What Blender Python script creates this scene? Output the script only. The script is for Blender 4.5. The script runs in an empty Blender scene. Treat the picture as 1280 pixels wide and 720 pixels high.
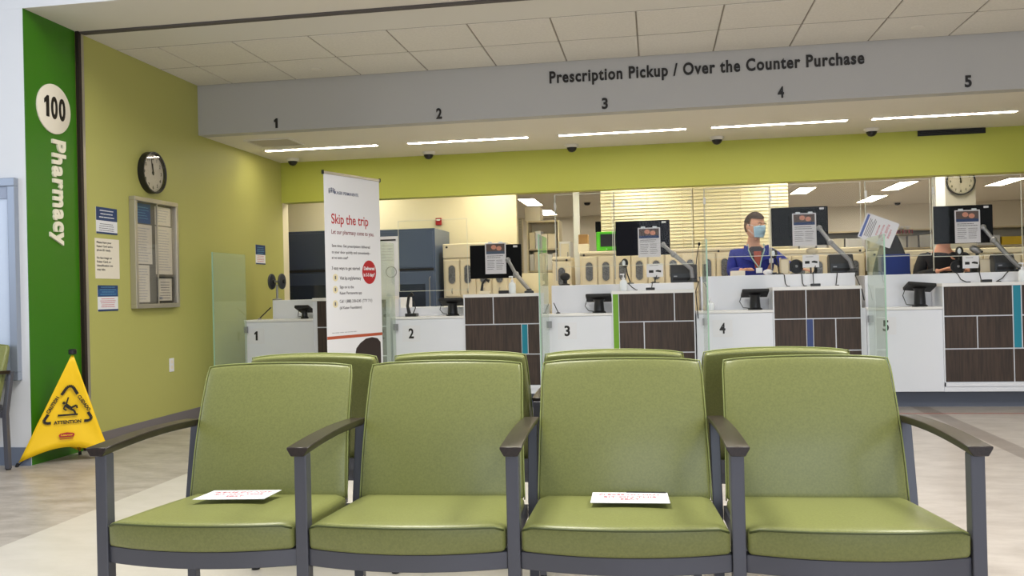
import bpy, bmesh, math, random
from mathutils import Vector, Matrix, noise
random.seed(7)
PI = math.pi
D = bpy.data
S = bpy.context.scene
COL = S.collection

# ------------------------------------------------------------------ camera
CF, CYAW, CPITCH, CROLL, CH = 1090.55, .1632, .0048, .0238, 1.07
_F = Vector((-math.sin(CYAW)*math.cos(CPITCH), math.cos(CYAW)*math.cos(CPITCH), math.sin(CPITCH)))
_R = Vector((math.cos(CYAW), math.sin(CYAW), 0)); _U = _R.cross(_F)
_R2 = _R*math.cos(CROLL)-_U*math.sin(CROLL); _U2 = _R*math.sin(CROLL)+_U*math.cos(CROLL)
cd = D.cameras.new('camera'); cam = D.objects.new('camera', cd); COL.objects.link(cam)
cd.sensor_width = 36; cd.lens = CF/1280*36; cd.clip_end = 100; cd.clip_start = .05
cam.matrix_world = Matrix((( _R2.x,_U2.x,-_F.x,0),(_R2.y,_U2.y,-_F.y,0),(_R2.z,_U2.z,-_F.z,CH),(0,0,0,1)))
S.camera = cam
def at(x, y, Y=None, X=None, Z=None):
    """world point seen at a photo pixel, on the plane Y= / X= / Z="""
    d = _F+_R2*((x-640)/CF)-_U2*((y-360)/CF); o = Vector((0,0,CH))
    if Y is not None: t = Y/d.y
    elif X is not None: t = X/d.x
    else: t = (Z-CH)/d.z
    return o+d*t

# ------------------------------------------------------------------ world, exposure, big lights
w = D.worlds.new('world'); S.world = w; w.use_nodes = True
bg = w.node_tree.nodes['Background']; bg.inputs[0].default_value = (.88,.92,1,1); bg.inputs[1].default_value = .50
S.view_settings.view_transform = 'Standard'; S.view_settings.look = 'None'
S.view_settings.exposure = 0.0; S.view_settings.gamma = 1
def area(name, loc, target, sx, sy, power, color):
    l = D.lights.new(name, 'AREA'); l.shape = 'RECTANGLE'; l.size = sx; l.size_y = sy; l.energy = power; l.color = color
    o = D.objects.new(name, l); COL.objects.link(o); o.location = loc
    o.rotation_euler = (Vector(target)-Vector(loc)).to_track_quat('-Z','Y').to_euler(); return o
area('window_daylight', (3.0,-5.5,2.2), (0,6,1.4), 7, 2.6, 190, (.82,.90,1))
area('lobby_lamp', (-1.3,2.9,4.1), (-1.3,2.9,0), 1.2, 3, 190, (1,.97,.91))
area('lobby_lamp', (2.4,3.2,4.1), (2.4,3.2,0), 1.2, 3, 190, (1,.97,.91))
area('hall_daylight', (-7.5,1.8,2.4), (-4.3,5.2,1.6), 2.4, 2.4, 60, (.72,.84,1))

# ------------------------------------------------------------------ materials
def lin(c):
    c = c/255
    return c/12.92 if c <= .04045 else ((c+.055)/1.055)**2.4
def C3(r,g,b): return (lin(r),lin(g),lin(b),1)
MC = {}
def mat(name, rgb, rough=.5, metal=0, emit=0, noise_amt=0, scale=8, stretch=(1,1,1), bump=0, bscale=60, rgb2=None, spec=.5, coat=0):
    if name in MC: return MC[name]
    m = D.materials.new(name); m.use_nodes = True; nt = m.node_tree; b = nt.nodes['Principled BSDF']
    b.inputs['Roughness'].default_value = rough; b.inputs['Metallic'].default_value = metal
    b.inputs['Base Color'].default_value = C3(*rgb); b.inputs['Specular IOR Level'].default_value = spec
    b.inputs['Coat Weight'].default_value = coat; b.inputs['Coat Roughness'].default_value = .15
    m.diffuse_color = C3(*rgb)
    if emit:
        b.inputs['Emission Color'].default_value = C3(*rgb); b.inputs['Emission Strength'].default_value = emit
    if noise_amt or bump or rgb2:
        tc = nt.nodes.new('ShaderNodeTexCoord'); mp = nt.nodes.new('ShaderNodeMapping'); mp.inputs['Scale'].default_value = stretch
        nt.links.new(tc.outputs['Object'], mp.inputs[0])
        nz = nt.nodes.new('ShaderNodeTexNoise'); nz.inputs['Scale'].default_value = scale; nz.inputs['Detail'].default_value = 5
        nt.links.new(mp.outputs[0], nz.inputs['Vector'])
        if noise_amt or rgb2:
            rp = nt.nodes.new('ShaderNodeValToRGB')
            a = rgb2 or tuple(max(0,c*(1-noise_amt)) for c in rgb)
            rp.color_ramp.elements[0].position = .35; rp.color_ramp.elements[1].position = .65
            rp.color_ramp.elements[0].color = C3(*a); rp.color_ramp.elements[1].color = C3(*rgb)
            nt.links.new(nz.outputs[0], rp.inputs[0]); nt.links.new(rp.outputs[0], b.inputs['Base Color'])
        if bump:
            n2 = nt.nodes.new('ShaderNodeTexNoise'); n2.inputs['Scale'].default_value = bscale; n2.inputs['Detail'].default_value = 4
            nt.links.new(mp.outputs[0], n2.inputs['Vector'])
            bp = nt.nodes.new('ShaderNodeBump'); bp.inputs['Strength'].default_value = bump; bp.inputs['Distance'].default_value = .002
            nt.links.new(n2.outputs[0], bp.inputs['Height']); nt.links.new(bp.outputs[0], b.inputs['Normal'])
    MC[name] = m; return m
def glassmat(name, tint, refl=1.0, body=0.0, bodycol=(200,215,200), rough=.02):
    m = D.materials.new(name); m.use_nodes = True; nt = m.node_tree; nt.nodes.clear()
    o = nt.nodes.new('ShaderNodeOutputMaterial'); tr = nt.nodes.new('ShaderNodeBsdfTransparent'); tr.inputs[0].default_value = (*tint,1)
    gl = nt.nodes.new('ShaderNodeBsdfGlossy'); gl.inputs['Roughness'].default_value = rough
    fr = nt.nodes.new('ShaderNodeFresnel'); fr.inputs[0].default_value = 1.45
    mu = nt.nodes.new('ShaderNodeMath'); mu.operation = 'MULTIPLY'; mu.inputs[1].default_value = refl
    nt.links.new(fr.outputs[0], mu.inputs[0])
    ge = nt.nodes.new('ShaderNodeNewGeometry'); iv = nt.nodes.new('ShaderNodeMath'); iv.operation = 'SUBTRACT'; iv.inputs[0].default_value = 1
    nt.links.new(ge.outputs['Backfacing'], iv.inputs[1]); m3 = nt.nodes.new('ShaderNodeMath'); m3.operation = 'MULTIPLY'
    nt.links.new(mu.outputs[0], m3.inputs[0]); nt.links.new(iv.outputs[0], m3.inputs[1])
    mx = nt.nodes.new('ShaderNodeMixShader'); nt.links.new(m3.outputs[0], mx.inputs[0]); nt.links.new(gl.outputs[0], mx.inputs[2])
    if body:
        df = nt.nodes.new('ShaderNodeBsdfDiffuse'); df.inputs[0].default_value = C3(*bodycol)
        m2 = nt.nodes.new('ShaderNodeMixShader'); m2.inputs[0].default_value = body
        nt.links.new(tr.outputs[0], m2.inputs[1]); nt.links.new(df.outputs[0], m2.inputs[2]); nt.links.new(m2.outputs[0], mx.inputs[1])
    else: nt.links.new(tr.outputs[0], mx.inputs[1])
    nt.links.new(mx.outputs[0], o.inputs[0]); MC[name] = m; return m

M_wall = mat('yellow_green_paint', (177,176,100), .55, bump=.12, bscale=90)
M_bulk = mat('lime_paint', (180,184,76), .55, bump=.12, bscale=90)
M_pillar = mat('deep_green_paint', (52,112,8), .35)
M_white_wall = mat('white_paint', (224,226,230), .6, bump=.1, bscale=90)
M_fascia = mat('grey_paint', (184,182,180), .6)
M_soffit = mat('soffit_paint', (228,222,212), .7)
M_ceil = mat('ceiling_paint', (222,218,210), .75)
M_tile = mat('acoustic_tile', (228,223,214), .85, noise_amt=.03, scale=60, bump=.3, bscale=220)
M_cream = mat('cream_paint', (226,217,186), .65)
M_work = mat('workroom_paint', (220,214,202), .7)
M_base = mat('grey_rubber_base', (116,110,112), .5)
M_lam = mat('white_laminate', (226,228,234), .3, spec=.5)
M_lamtop = mat('white_solid_surface', (232,230,228), .3)
M_wood = mat('dark_wood_laminate', (70,54,45), .6, rgb2=(48,37,31), scale=9, stretch=(9,9,.55), bump=.1, bscale=30)
M_teal = mat('teal_laminate', (10,128,150), .35)
M_navy = mat('navy_laminate', (36,56,112), .35)
M_lime = mat('lime_laminate', (112,162,34), .35)
M_kick = mat('blue_grey_kick', (98,104,118), .5)
M_black = mat('black_plastic', (22,22,24), .35)
M_soft = mat('black_matte', (16,16,18), .6)
M_dark = mat('dark_grey_plastic', (52,55,60), .4)
M_scr = mat('screen_back', (11,12,14), .6, spec=.12)
M_grey = mat('grey_metal', (150,150,152), .35, metal=.6)
M_alu = mat('brushed_aluminium', (186,180,168), .35, metal=.7)
M_steel = mat('chair_grey_steel', (88,89,98), .38, metal=.25)
M_arm = mat('dark_walnut_arm', (46,33,30), .32, rgb2=(32,23,21), scale=14, stretch=(8,1,8), coat=.25)
M_vinyl = mat('olive_green_vinyl', (130,134,76), .36, noise_amt=.08, scale=170, bump=.10, bscale=420, coat=.12)
M_vinyl2 = mat('piping_vinyl', (72,80,36), .5)
M_pipe = mat('light_piping_vinyl', (140,148,86), .4)
M_paper = mat('white_paper', (226,226,230), .7)
M_papc = mat('cream_paper', (228,220,204), .7)
M_ink = mat('black_ink', (20,16,14), .6)
M_lett = mat('black_letter', (24,18,14), .45)
M_inkg = mat('grey_ink', (110,108,112), .7)
M_inkf = mat('faint_ink', (176,174,178), .7)
M_red = mat('red_ink', (176,28,36), .6)
M_pink = mat('pale_red_ink', (196,100,110), .6)
M_blue = mat('blue_print', (38,84,138), .6)
M_nblue = mat('navy_print', (34,58,104), .6)
M_lblue = mat('light_blue_print', (96,150,182), .6)
M_yel = mat('yellow_fabric', (246,200,6), .5, bump=.5, bscale=14)
M_beige = mat('cream_plastic', (230,218,190), .45)
M_beige2 = mat('cream_plastic_frame', (208,194,164), .45)
M_win = mat('smoked_window', (120,122,126), .25, noise_amt=.35, scale=90)
M_blind = mat('cream_blind', (222,214,184), .5)
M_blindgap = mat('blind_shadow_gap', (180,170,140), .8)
M_fridge = mat('slate_blue_steel', (86,100,126), .35, metal=.2)
M_fdark = mat('fridge_dark_glass', (34,42,56), .12)
M_lamp = mat('lamp_diffuser', (255,244,228), .5, emit=34)
M_lampw = mat('workroom_lamp_diffuser', (255,246,226), .5, emit=22)
M_gmon = mat('green_plastic', (86,200,30), .4)
M_card = mat('cardboard', (176,136,88), .8)
M_skin = mat('skin', (216,164,136), .5)
M_skin2 = mat('fair_skin', (222,160,132), .5)
M_hair = mat('brown_hair', (58,42,32), .7, noise_amt=.3, scale=120)
M_hairf = mat('faded_hair', (112,84,66), .7, noise_amt=.3, scale=160)
M_hair2 = mat('dark_hair', (36,28,26), .7)
M_jack = mat('royal_blue_jacket', (40,52,150), .75, noise_amt=.12, scale=30)
M_tee = mat('charcoal_tee', (58,56,62), .8)
M_rust = mat('rust_badge', (176,84,66), .6)
M_mask = mat('light_blue_mask', (176,214,236), .7)
M_blk = mat('black_fabric', (24,24,28), .85)
M_trou = mat('dark_trousers', (38,40,50), .85)
M_dkblue = mat('blue_chair_mesh', (36,58,130), .8)
M_yellow = mat('yellow_bag', (232,196,40), .5)
M_face = mat('clock_face', (226,216,200), .4)
M_clear = mat('clear_bottle', (226,232,236), .15)
M_redp = mat('red_plastic', (168,28,26), .4)
M_slot = mat('shutter_slot', (86,80,78), .6)
M_slotd = mat('dark_track', (36,24,20), .5)
M_redline = mat('red_floor_tape', (156,72,60), .5)
M_lany = mat('lanyard_webbing', (150,176,168), .7)
M_vent = mat('vent_grille', (190,182,170), .6)
G_pane = glassmat('clear_screen', (.99,.992,.985), .3)
G_div = glassmat('divider_glass', (.95,.98,.96), .8, body=.17, bodycol=(200,220,196))
G_edge = mat('glass_edge_green', (150,184,160), .2)
G_case = glassmat('case_glass', (.93,.93,.93), 1.3)

def floor_mat():
    m = D.materials.new('vinyl_floor'); m.use_nodes = True; nt = m.node_tree; b = nt.nodes['Principled BSDF']
    b.inputs['Roughness'].default_value = .33
    g = nt.nodes.new('ShaderNodeNewGeometry'); sp = nt.nodes.new('ShaderNodeSeparateXYZ'); nt.links.new(g.outputs['Position'], sp.inputs[0])
    mp = nt.nodes.new('ShaderNodeMapping'); mp.inputs['Scale'].default_value = (1.1,2.3,1); nt.links.new(g.outputs['Position'], mp.inputs[0])
    nz = nt.nodes.new('ShaderNodeTexNoise'); nz.inputs['Scale'].default_value = 3.2; nz.inputs['Detail'].default_value = 9; nz.inputs['Roughness'].default_value = .66
    nt.links.new(mp.outputs[0], nz.inputs['Vector'])
    def ramp(a, c):
        r = nt.nodes.new('ShaderNodeValToRGB'); r.color_ramp.elements[0].position = .36; r.color_ramp.elements[1].position = .64
        r.color_ramp.elements[0].color = C3(*a); r.color_ramp.elements[1].color = C3(*c); nt.links.new(nz.outputs[0], r.inputs[0]); return r.outputs[0]
    grey = ramp((150,142,132),(186,178,168)); cream = ramp((194,188,176),(204,198,187)); strip = ramp((142,132,124),(160,150,142)); tan = ramp((170,161,153),(192,184,176))
    cur = grey
    def step(lo, hi, colr, cur):
        a = nt.nodes.new('ShaderNodeMath'); a.operation = 'GREATER_THAN'; a.inputs[1].default_value = lo; nt.links.new(sp.outputs[0], a.inputs[0])
        c = nt.nodes.new('ShaderNodeMath'); c.operation = 'LESS_THAN'; c.inputs[1].default_value = hi; nt.links.new(sp.outputs[0], c.inputs[0])
        k = nt.nodes.new('ShaderNodeMath'); k.operation = 'MULTIPLY'; nt.links.new(a.outputs[0], k.inputs[0]); nt.links.new(c.outputs[0], k.inputs[1])
        x = nt.nodes.new('ShaderNodeMix'); x.data_type = 'RGBA'; nt.links.new(k.outputs[0], x.inputs[0]); nt.links.new(cur, x.inputs[6]); nt.links.new(colr, x.inputs[7]); return x.outputs[2]
    cur = step(-2.88, -.40, cream, cur); cur = step(2.145, 2.29, strip, cur); cur = step(2.29, 50, tan, cur); cur = step(-.40, 2.145, tan, cur)
    nt.links.new(cur, b.inputs['Base Color'])
    return m
M_floor = floor_mat()

# ------------------------------------------------------------------ mesh builder
ORI = {}
def link(o): COL.objects.link(o); return o
def thing(name, label, cat, loc=(0,0,0), group=None):
    o = link(D.objects.new(name, None)); o.location = loc; o['label'] = label; o['category'] = cat; o.empty_display_size = .05
    if group: o['group'] = group
    ORI[o.name] = Vector(loc); return o
def tag(o, label=None, cat=None, group=None, kind=None):
    if label: o['label'] = label
    if cat: o['category'] = cat
    if group: o['group'] = group
    if kind: o['kind'] = kind
    return o
class MB:
    def __init__(s): s.v = []; s.f = []; s.M = Matrix()
    def add(s, vs, fs):
        n = len(s.v); s.v += [s.M @ Vector(p) for p in vs]; s.f += [tuple(i+n for i in f) for f in fs]; return s
    def box(s, x0, x1, y0, y1, z0, z1):
        if x1<x0: x0,x1=x1,x0
        if y1<y0: y0,y1=y1,y0
        if z1<z0: z0,z1=z1,z0
        return s.add([(x0,y0,z0),(x1,y0,z0),(x1,y1,z0),(x0,y1,z0),(x0,y0,z1),(x1,y0,z1),(x1,y1,z1),(x0,y1,z1)],
              [(0,3,2,1),(4,5,6,7),(0,1,5,4),(1,2,6,5),(2,3,7,6),(3,0,4,7)])
    def frame(s, x0, x1, y0, y1, z0, z1, t):   # picture frame in XZ
        return s.box(x0,x1,y0,y1,z1-t,z1).box(x0,x1,y0,y1,z0,z0+t).box(x0,x0+t,y0,y1,z0+t,z1-t).box(x1-t,x1,y0,y1,z0+t,z1-t)
    def tube(s, pts, r, n=8, close=False):
        pts = [Vector(p) for p in pts]; rs = r if isinstance(r,(list,tuple)) else [r]*len(pts)
        vs = []; fs = []; up = Vector((0,0,1))
        prev = None
        for i,p in enumerate(pts):
            t = (pts[min(i+1,len(pts)-1)]-pts[max(i-1,0)]).normalized()
            if prev is None:
                a = t.cross(up) if abs(t.dot(up))<.95 else t.cross(Vector((1,0,0)))
            else: a = prev - t*prev.dot(t)
            a.normalize(); prev = a; b = t.cross(a)
            vs += [p+(a*math.cos(2*PI*k/n)+b*math.sin(2*PI*k/n))*rs[i] for k in range(n)]
        for i in range(len(pts)-1):
            for k in range(n): fs.append((i*n+k,i*n+(k+1)%n,(i+1)*n+(k+1)%n,(i+1)*n+k))
        fs.append(tuple(range(n))[::-1]); fs.append(tuple(range((len(pts)-1)*n,len(pts)*n)))
        return s.add(vs, fs)
    def lathe(s, prof, c=(0,0,0), axis='Z', n=20):
        vs = []; fs = []
        for r,h in prof:
            for k in range(n):
                a = 2*PI*k/n; x,y = r*math.cos(a), r*math.sin(a)
                p = {'Z':(x,y,h),'Y':(x,h,y),'X':(h,x,y)}[axis]; vs.append(Vector(p)+Vector(c))
        m = len(prof)
        for i in range(m-1):
            for k in range(n): fs.append((i*n+k,i*n+(k+1)%n,(i+1)*n+(k+1)%n,(i+1)*n+k))
        fs.append(tuple(range(n))[::-1]); fs.append(tuple(range((m-1)*n,m*n)))
        return s.add(vs, fs)
    def ell(s, c, r, n=14, m=9, R=None):
        vs = []; fs = []
        for i in range(m+1):
            th = PI*i/m
            for k in range(n):
                a = 2*PI*k/n; p = Vector((r[0]*math.sin(th)*math.cos(a), r[1]*math.sin(th)*math.sin(a), r[2]*math.cos(th)))
                if R: p = R@p
                vs.append(p+Vector(c))
        for i in range(m):
            for k in range(n): fs.append((i*n+k,(i+1)*n+k,(i+1)*n+(k+1)%n,i*n+(k+1)%n))
        return s.add(vs, fs)
    def prism(s, pts, o, right, up, t):   # outline pts in (right, up) plane, thickness t along normal, both sides closed
        right = Vector(right); up = Vector(up); nrm = right.cross(up); o = Vector(o); n = len(pts)
        vs = [o+right*a+up*b for a,b in pts]+[o+right*a+up*b+nrm*t for a,b in pts]
        fs = [tuple(range(n))[::-1], tuple(range(n,2*n))]+[(i,(i+1)%n,n+(i+1)%n,n+i) for i in range(n)]
        return s.add(vs, fs)
    def slab(s, o, right, up, w_, h_, t):  # thin sheet from lower-left corner
        return s.prism([(0,0),(w_,0),(w_,h_),(0,h_)], o, right, up, t)
    def text(s, body, o, right, up, width=None, height=None, bold=.0, t=.002, align='L', flat=False):
        cu = D.curves.new('txt','FONT'); cu.body = body; cu.size = 1; cu.offset = bold; cu.extrude = 0 if flat else .5; cu.resolution_u = 3 if flat else 5
        ob = D.objects.new('txt', cu); me = D.meshes.new_from_object(ob)
        xs = [v.co.x for v in me.vertices]; ys = [v.co.y for v in me.vertices]
        x0,x1 = min(xs),max(xs); y0,y1 = min(ys),max(ys)
        capy = .70  # cap height of the built-in face at size 1
        ky = (height/capy) if height else width/(x1-x0); kx = (width/(x1-x0)) if width else ky
        ox = {'L':x0,'C':(x0+x1)/2,'R':x1}[align]
        right = Vector(right).normalized(); up = Vector(up).normalized(); nrm = right.cross(up); o = Vector(o)
        vs = [o+right*((v.co.x-ox)*kx)+up*(v.co.y*ky)+nrm*((v.co.z*t+t/2) if not flat else t) for v in me.vertices]
        s.add(vs, [tuple(p.vertices) for p in me.polygons])
        D.objects.remove(ob); D.meshes.remove(me); D.curves.remove(cu); return s
    def build(s, name, m, parent=None, smooth=False, bevel=0, seg=2, loc=None, sub=0, angle=40):
        me = D.meshes.new(name)
        if parent is not None: org = ORI.get(parent.name, Vector())
        elif loc is not None: org = Vector(loc)
        else:
            org = Vector(((min(p.x for p in s.v)+max(p.x for p in s.v))/2, (min(p.y for p in s.v)+max(p.y for p in s.v))/2, min(p.z for p in s.v)))
        me.from_pydata([tuple(p-org) for p in s.v], [], s.f); me.materials.append(m)
        o = link(D.objects.new(name, me))
        if parent is not None: o.parent = parent
        else: o.location = org
        ORI[o.name] = org
        bm = bmesh.new(); bm.from_mesh(me); bmesh.ops.recalc_face_normals(bm, faces=bm.faces); bm.to_mesh(me); bm.free()
        if smooth:
            for p in me.polygons: p.use_smooth = True
            if smooth == 'auto':
                me.set_sharp_from_angle(angle=math.radians(angle))
        if bevel:
            b = o.modifiers.new('bevel','BEVEL'); b.width = bevel; b.segments = seg; b.limit_method = 'ANGLE'; b.angle_limit = math.radians(40); b.harden_normals = False
        if sub:
            k = o.modifiers.new('sub','SUBSURF'); k.levels = sub; k.render_levels = sub
        return o
def B(*a): return MB().box(*a)
def copy_tree(o, parent=None):
    c = o.copy(); COL.objects.link(c); c.parent = parent
    for ch in list(o.children): copy_tree(ch, c)
    return c
def struct(name, mb, m, label=None, parent=None, **k):
    o = mb.build(name, m, parent, **k)
    if parent is None: o['kind'] = 'structure'; o['label'] = label; o['category'] = name.split('_')[0]
    return o
RX = ((0,1,0),(0,0,1))      # right/up on the left wall (normal +X)
RY = ((1,0,0),(0,0,1))      # right/up facing the camera (normal -Y)

# ------------------------------------------------------------------ the setting
XL, YF, YB, ZC, ZS, ZB = -4.1, 7.42, 9.2, 3.03, 2.575, 2.128
XR = 5.2
struct('floor', B(-9,XR+2,-6,19,-.1,0), M_floor, 'beige vinyl floor with cream and grey bands')
struct('trim_1', B(XL+.3,XR,7.562,7.578,0,.002), M_redline, 'thin red line across the floor before the counter')
struct('wall_left', B(XL-.15,XL,5.72,YB+.02,0,ZC), M_wall, 'yellow green side wall with clock and posters')
struct('trim_2', B(XL-.15,XL+.004,5.182,5.70,0,ZC), M_pillar, 'deep green painted jamb carrying the room number')
struct('baseboard_left', B(XL,XL+.012,5.80,YB,0,.10), M_base, 'grey rubber baseboard of the yellow green wall', bevel=.003)
struct('wall_entrance', B(-9,XL-.0005,5.18,5.33,0,ZC).box(-9,XR+2,5.18,5.33,ZC+.0005,4.2), M_white_wall, 'white wall left of the green jamb')
struct('baseboard_entrance', B(-9,XL-.002,5.168,5.18,0,.12), mat('blue_grey_base',(110,120,140),.5), 'blue grey baseboard of the white wall')
tr = struct('trim_3', B(XL+.0045,XL+.03,5.705,5.735,0,ZC), M_slotd, 'dark shutter track beside the green jamb')
MB().box(XL+.004,XL+.022,5.738,5.775,0,ZC).build('track_rail', M_alu, tr)
hd = struct('ceiling_header', B(XL-.15,XR+2,5.331,5.72,ZC+.0005,ZC+.3).box(XL,XR+2,5.18,5.331,ZC,ZC+.0004), M_soffit, 'underside of the opening header')
hd['category'] = 'ceiling'
sl = struct('trim_4', B(XL+.03,XR+2,5.722,5.772,ZC-.012,ZC+.2), M_slot, 'dark grey shutter slot along the ceiling edge')
struct('ceiling_lobby', B(-9,XR+2,-6,5.18,4.2,4.3), M_white_wall, 'lobby ceiling')['category'] = 'ceiling'
ce = struct('ceiling', B(XL,XR,5.775,6.205,ZC,ZC+.2).box(XL,XR,6.205,YF+.1,ZC+.02,ZC+.2), M_ceil, 'ceiling over the waiting area with white tiles')
ORI_c = ORI[ce.name]
xs = [XL]+[-3.752+.61*n for n in range(0,15)]+[XR]
grid = MB()
for j,(y0,y1) in enumerate(((6.205,6.81),(6.81,YF))):
    for a,b in zip(xs[:-1], xs[1:]):
        if b-a < .05: continue
        MB().box(a+.006,b-.006,y0+.011,y1-.011,ZC-.004,ZC+.010).build('ceiling_tile', M_tile, ce, bevel=.003, seg=1)
for x in xs[1:-1]: grid.box(x-.005,x+.005,6.205,YF,ZC+.003,ZC+.02)
for y in (6.205,6.81,YF-.005): grid.box(XL,XR,y-.011,y+.011,ZC+.0005,ZC+.02)
grid.build('tile_grid', mat('grid_metal',(150,142,130),.7), ce)
struct('wall_fascia', B(XL,XR,YF,YF+.12,ZS,ZC+.02), M_fascia, 'long grey soffit face carrying the lettering')
struct('ceiling_soffit', B(XL,XR,YF+.121,YB-.001,ZS,ZS+.08), M_soffit, 'lowered soffit ceiling over the counter')['category'] = 'ceiling'
struct('wall_bulkhead', B(XL,XR,YB,YB+.16,ZB,ZS), M_bulk, 'lime green bulkhead above the counter opening')
struct('wall_right', B(XR,XR+.15,5.72,YB,0,ZC), M_wall, 'right wall outside the view')
struct('wall_jamb', B(-6.3,XL-.001,YB+.02,YB+.17,0,ZC), M_cream, 'cream wall behind the side wall')
struct('wall_far_left', B(-6.45,-6.3,YB,18.2,0,2.7), M_cream, 'left wall of the workroom')
# workroom shell
struct('ceiling_workroom', B(-6.3,7.5,YB+.16,18.2,2.6,2.7), M_work, 'workroom ceiling with lamps')['category'] = 'ceiling'
struct('wall_workroom_far', B(-6.3,7.5,18.0,18.15,0,2.6), M_work, 'far wall of the workroom')
struct('wall_workroom_right', B(7.35,7.5,YB,18,0,2.6), M_work, 'right wall of the workroom')
YW = 10.6
struct('wall_partition', B(-6.3,-1.668,YW,YW+.1,0,2.6).box(-1.668,5.4,YW,YW+.1,0,1.30), M_cream, 'cream partition wall behind the fridges')
struct('wall_partition_blind', B(-.637,1.557,YW+.02,YW+.1,1.30,2.6), M_cream, 'cream partition behind the blinds')
struct('trim_5', B(3.17,3.27,YW-.02,YW+.1,1.30,2.6), M_white_wall, 'white post left of the clock')
struct('wall_clock_panel', B(3.27,3.60,YW,YW+.1,1.30,2.6), mat('grey_panel',(168,164,156),.7), 'grey panel behind the back clock')
struct('trim_6', B(-.965,-.895,YW-.03,YW+.06,1.0,2.6), M_white_wall, 'slim white post beside the left blind')
struct('wall_blind_side', B(5.2,7.4,YB,YB+.16,0,2.6), M_cream, 'wall right of the counter opening')

ord5 = ['leftmost','second from left','middle','second from right','rightmost']
STN = ['the leftmost station','the station beside the banner','the middle station','the man-in-blue station','the rightmost station']
# ------------------------------------------------------------------ lettering on the grey fascia
ONE = [(.28,0),(.72,0),(.72,1),(.44,1),(.0,.80),(.0,.60),(.28,.70)]
def one(mb, o, right, up, w_, h, t):
    return mb.prism([((a-.36)*w_,b*h) for a,b in ONE], o, right, up, t)
def letter_sign(body, o, right, up, width, height, bold, t, m, label):
    cu = D.curves.new('txt','FONT'); cu.body = body; cu.size = 1; cu.offset = bold; cu.extrude = .5; cu.resolution_u = 4; cu.space_character = 1.13; cu.space_word = 1.0
    for i in range(len(body)): cu.materials.append(m)
    for i in range(len(body)): cu.body_format[i].material_index = i
    ob = D.objects.new('txt', cu); me = D.meshes.new_from_object(ob)
    xs_ = [v.co.x for v in me.vertices]; x0,x1 = min(xs_),max(xs_); kx = width/(x1-x0); ky = height/.70
    right = Vector(right); up = Vector(up); nrm = right.cross(up); o = Vector(o)
    g = thing('wall_sign', label, 'sign', tuple(o))
    for i,chh in enumerate(body):
        ps = [p for p in me.polygons if p.material_index == i]
        if not ps: continue
        idx = {}; vs = []; fs = []
        for p in ps:
            f = []
            for v in p.vertices:
                if v not in idx:
                    idx[v] = len(vs); c = me.vertices[v].co; vs.append(o+right*((c.x-x0)*kx)+up*(c.y*ky)+nrm*(c.z*t+t/2))
                f.append(idx[v])
            fs.append(f)
        MB().add(vs, fs).build('letter' if chh.isalpha() else 'slash', m, g)
    D.objects.remove(ob); D.meshes.remove(me); D.curves.remove(cu)
letter_sign('Prescription Pickup / Over the Counter Purchase', (-.853,YF-.0005,2.851), *RY, 2.56, .097, .028, .008, M_lett, 'black lettering reading Prescription Pickup / Over the Counter Purchase')
for n,(x,z) in enumerate(((-3.343,2.600),(-1.83,2.602),(-.387,2.606),(1.051,2.614),(2.485,2.614))):
    o = (one(MB(),(x,YF-.0005,z),*RY,.045,.088,.008) if n==0 else MB().text(str(n+1), (x,YF-.0005,z), *RY, height=.088, width=.05, bold=.03, t=.008, align='C')).build('station_numeral', M_lett)
    tag(o, 'black numeral %s on the grey soffit face, %s of the five' % (('one','two','three','four','five')[n],ord5[n]), 'numeral', 'station numerals on the soffit face')
# room sign + Pharmacy letters
rs = thing('room_number_sign', 'round white sign with black number 100 on the green jamb', 'sign', (XL+.004,5.455,2.42))
MB().lathe([(.165,0),(.172,.002),(.172,.010),(.168,.012)], (XL+.004,5.455,2.415), 'X', 40).build('disc', M_papc, rs, smooth='auto')
one(MB(),(XL+.0163,5.375,2.352),*RX,.066,.145,.003).build('numeral', M_lett, rs)
for q_ in (5.452,5.532): MB().text('0', (XL+.0163,q_,2.352), *RX, width=.066, height=.145, bold=.03, t=.003, align='C').build('numeral', M_lett, rs)
letter_sign('Pharmacy', (XL+.0045,5.435,2.205), (0,0,-1), (0,1,0), .735, .125, .038, .014, mat('cream_letter',(232,226,206),.45), 'cream vertical letters spelling Pharmacy on the green jamb')

# ------------------------------------------------------------------ soffit lamps, domes, vents
ord5 = ['leftmost','second from left','middle','second from right','rightmost']
for n,(a,b) in enumerate(((-3.89,-2.71),(-2.39,-1.19),(-.885,.315),(.555,1.765),(1.985,3.20))):
    l = thing('ceiling_light', 'long slim soffit light, %s of the five' % ord5[n], 'ceiling light', (a,8.38,ZS-.006), 'long soffit lights')
    MB().box(a,b,8.345,8.415,ZS-.006,ZS-.001).build('diffuser', M_lamp, l)
    MB().box(a-.012,b+.012,8.330,8.344,ZS-.008,ZS-.001).box(a-.012,b+.012,8.416,8.430,ZS-.008,ZS-.001).box(a-.012,a-.001,8.344,8.416,ZS-.008,ZS-.001).box(b+.001,b+.012,8.344,8.416,ZS-.008,ZS-.001).build('trim_ring', M_soffit, l)
for n,(x,y) in enumerate(((-3.85,8.95),(-2.338,8.97),(-.818,8.97),(.641,8.95),(2.105,8.93))):
    c = thing('dome_camera', 'small black dome camera on the soffit, %s of the five' % ord5[n], 'security camera', (x,y,ZS), 'dome cameras under the soffit')
    MB().lathe([(.072,0),(.072,-.012),(.058,-.030)], (x,y,ZS-.0005), 'Z', 20).build('base', M_ceil, c, smooth='auto')
    MB().lathe([(.052,-.031),(.046,-.052),(.030,-.070),(.008,-.078)], (x,y,ZS), 'Z', 20).build('dome', M_black, c, smooth='auto')
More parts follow.
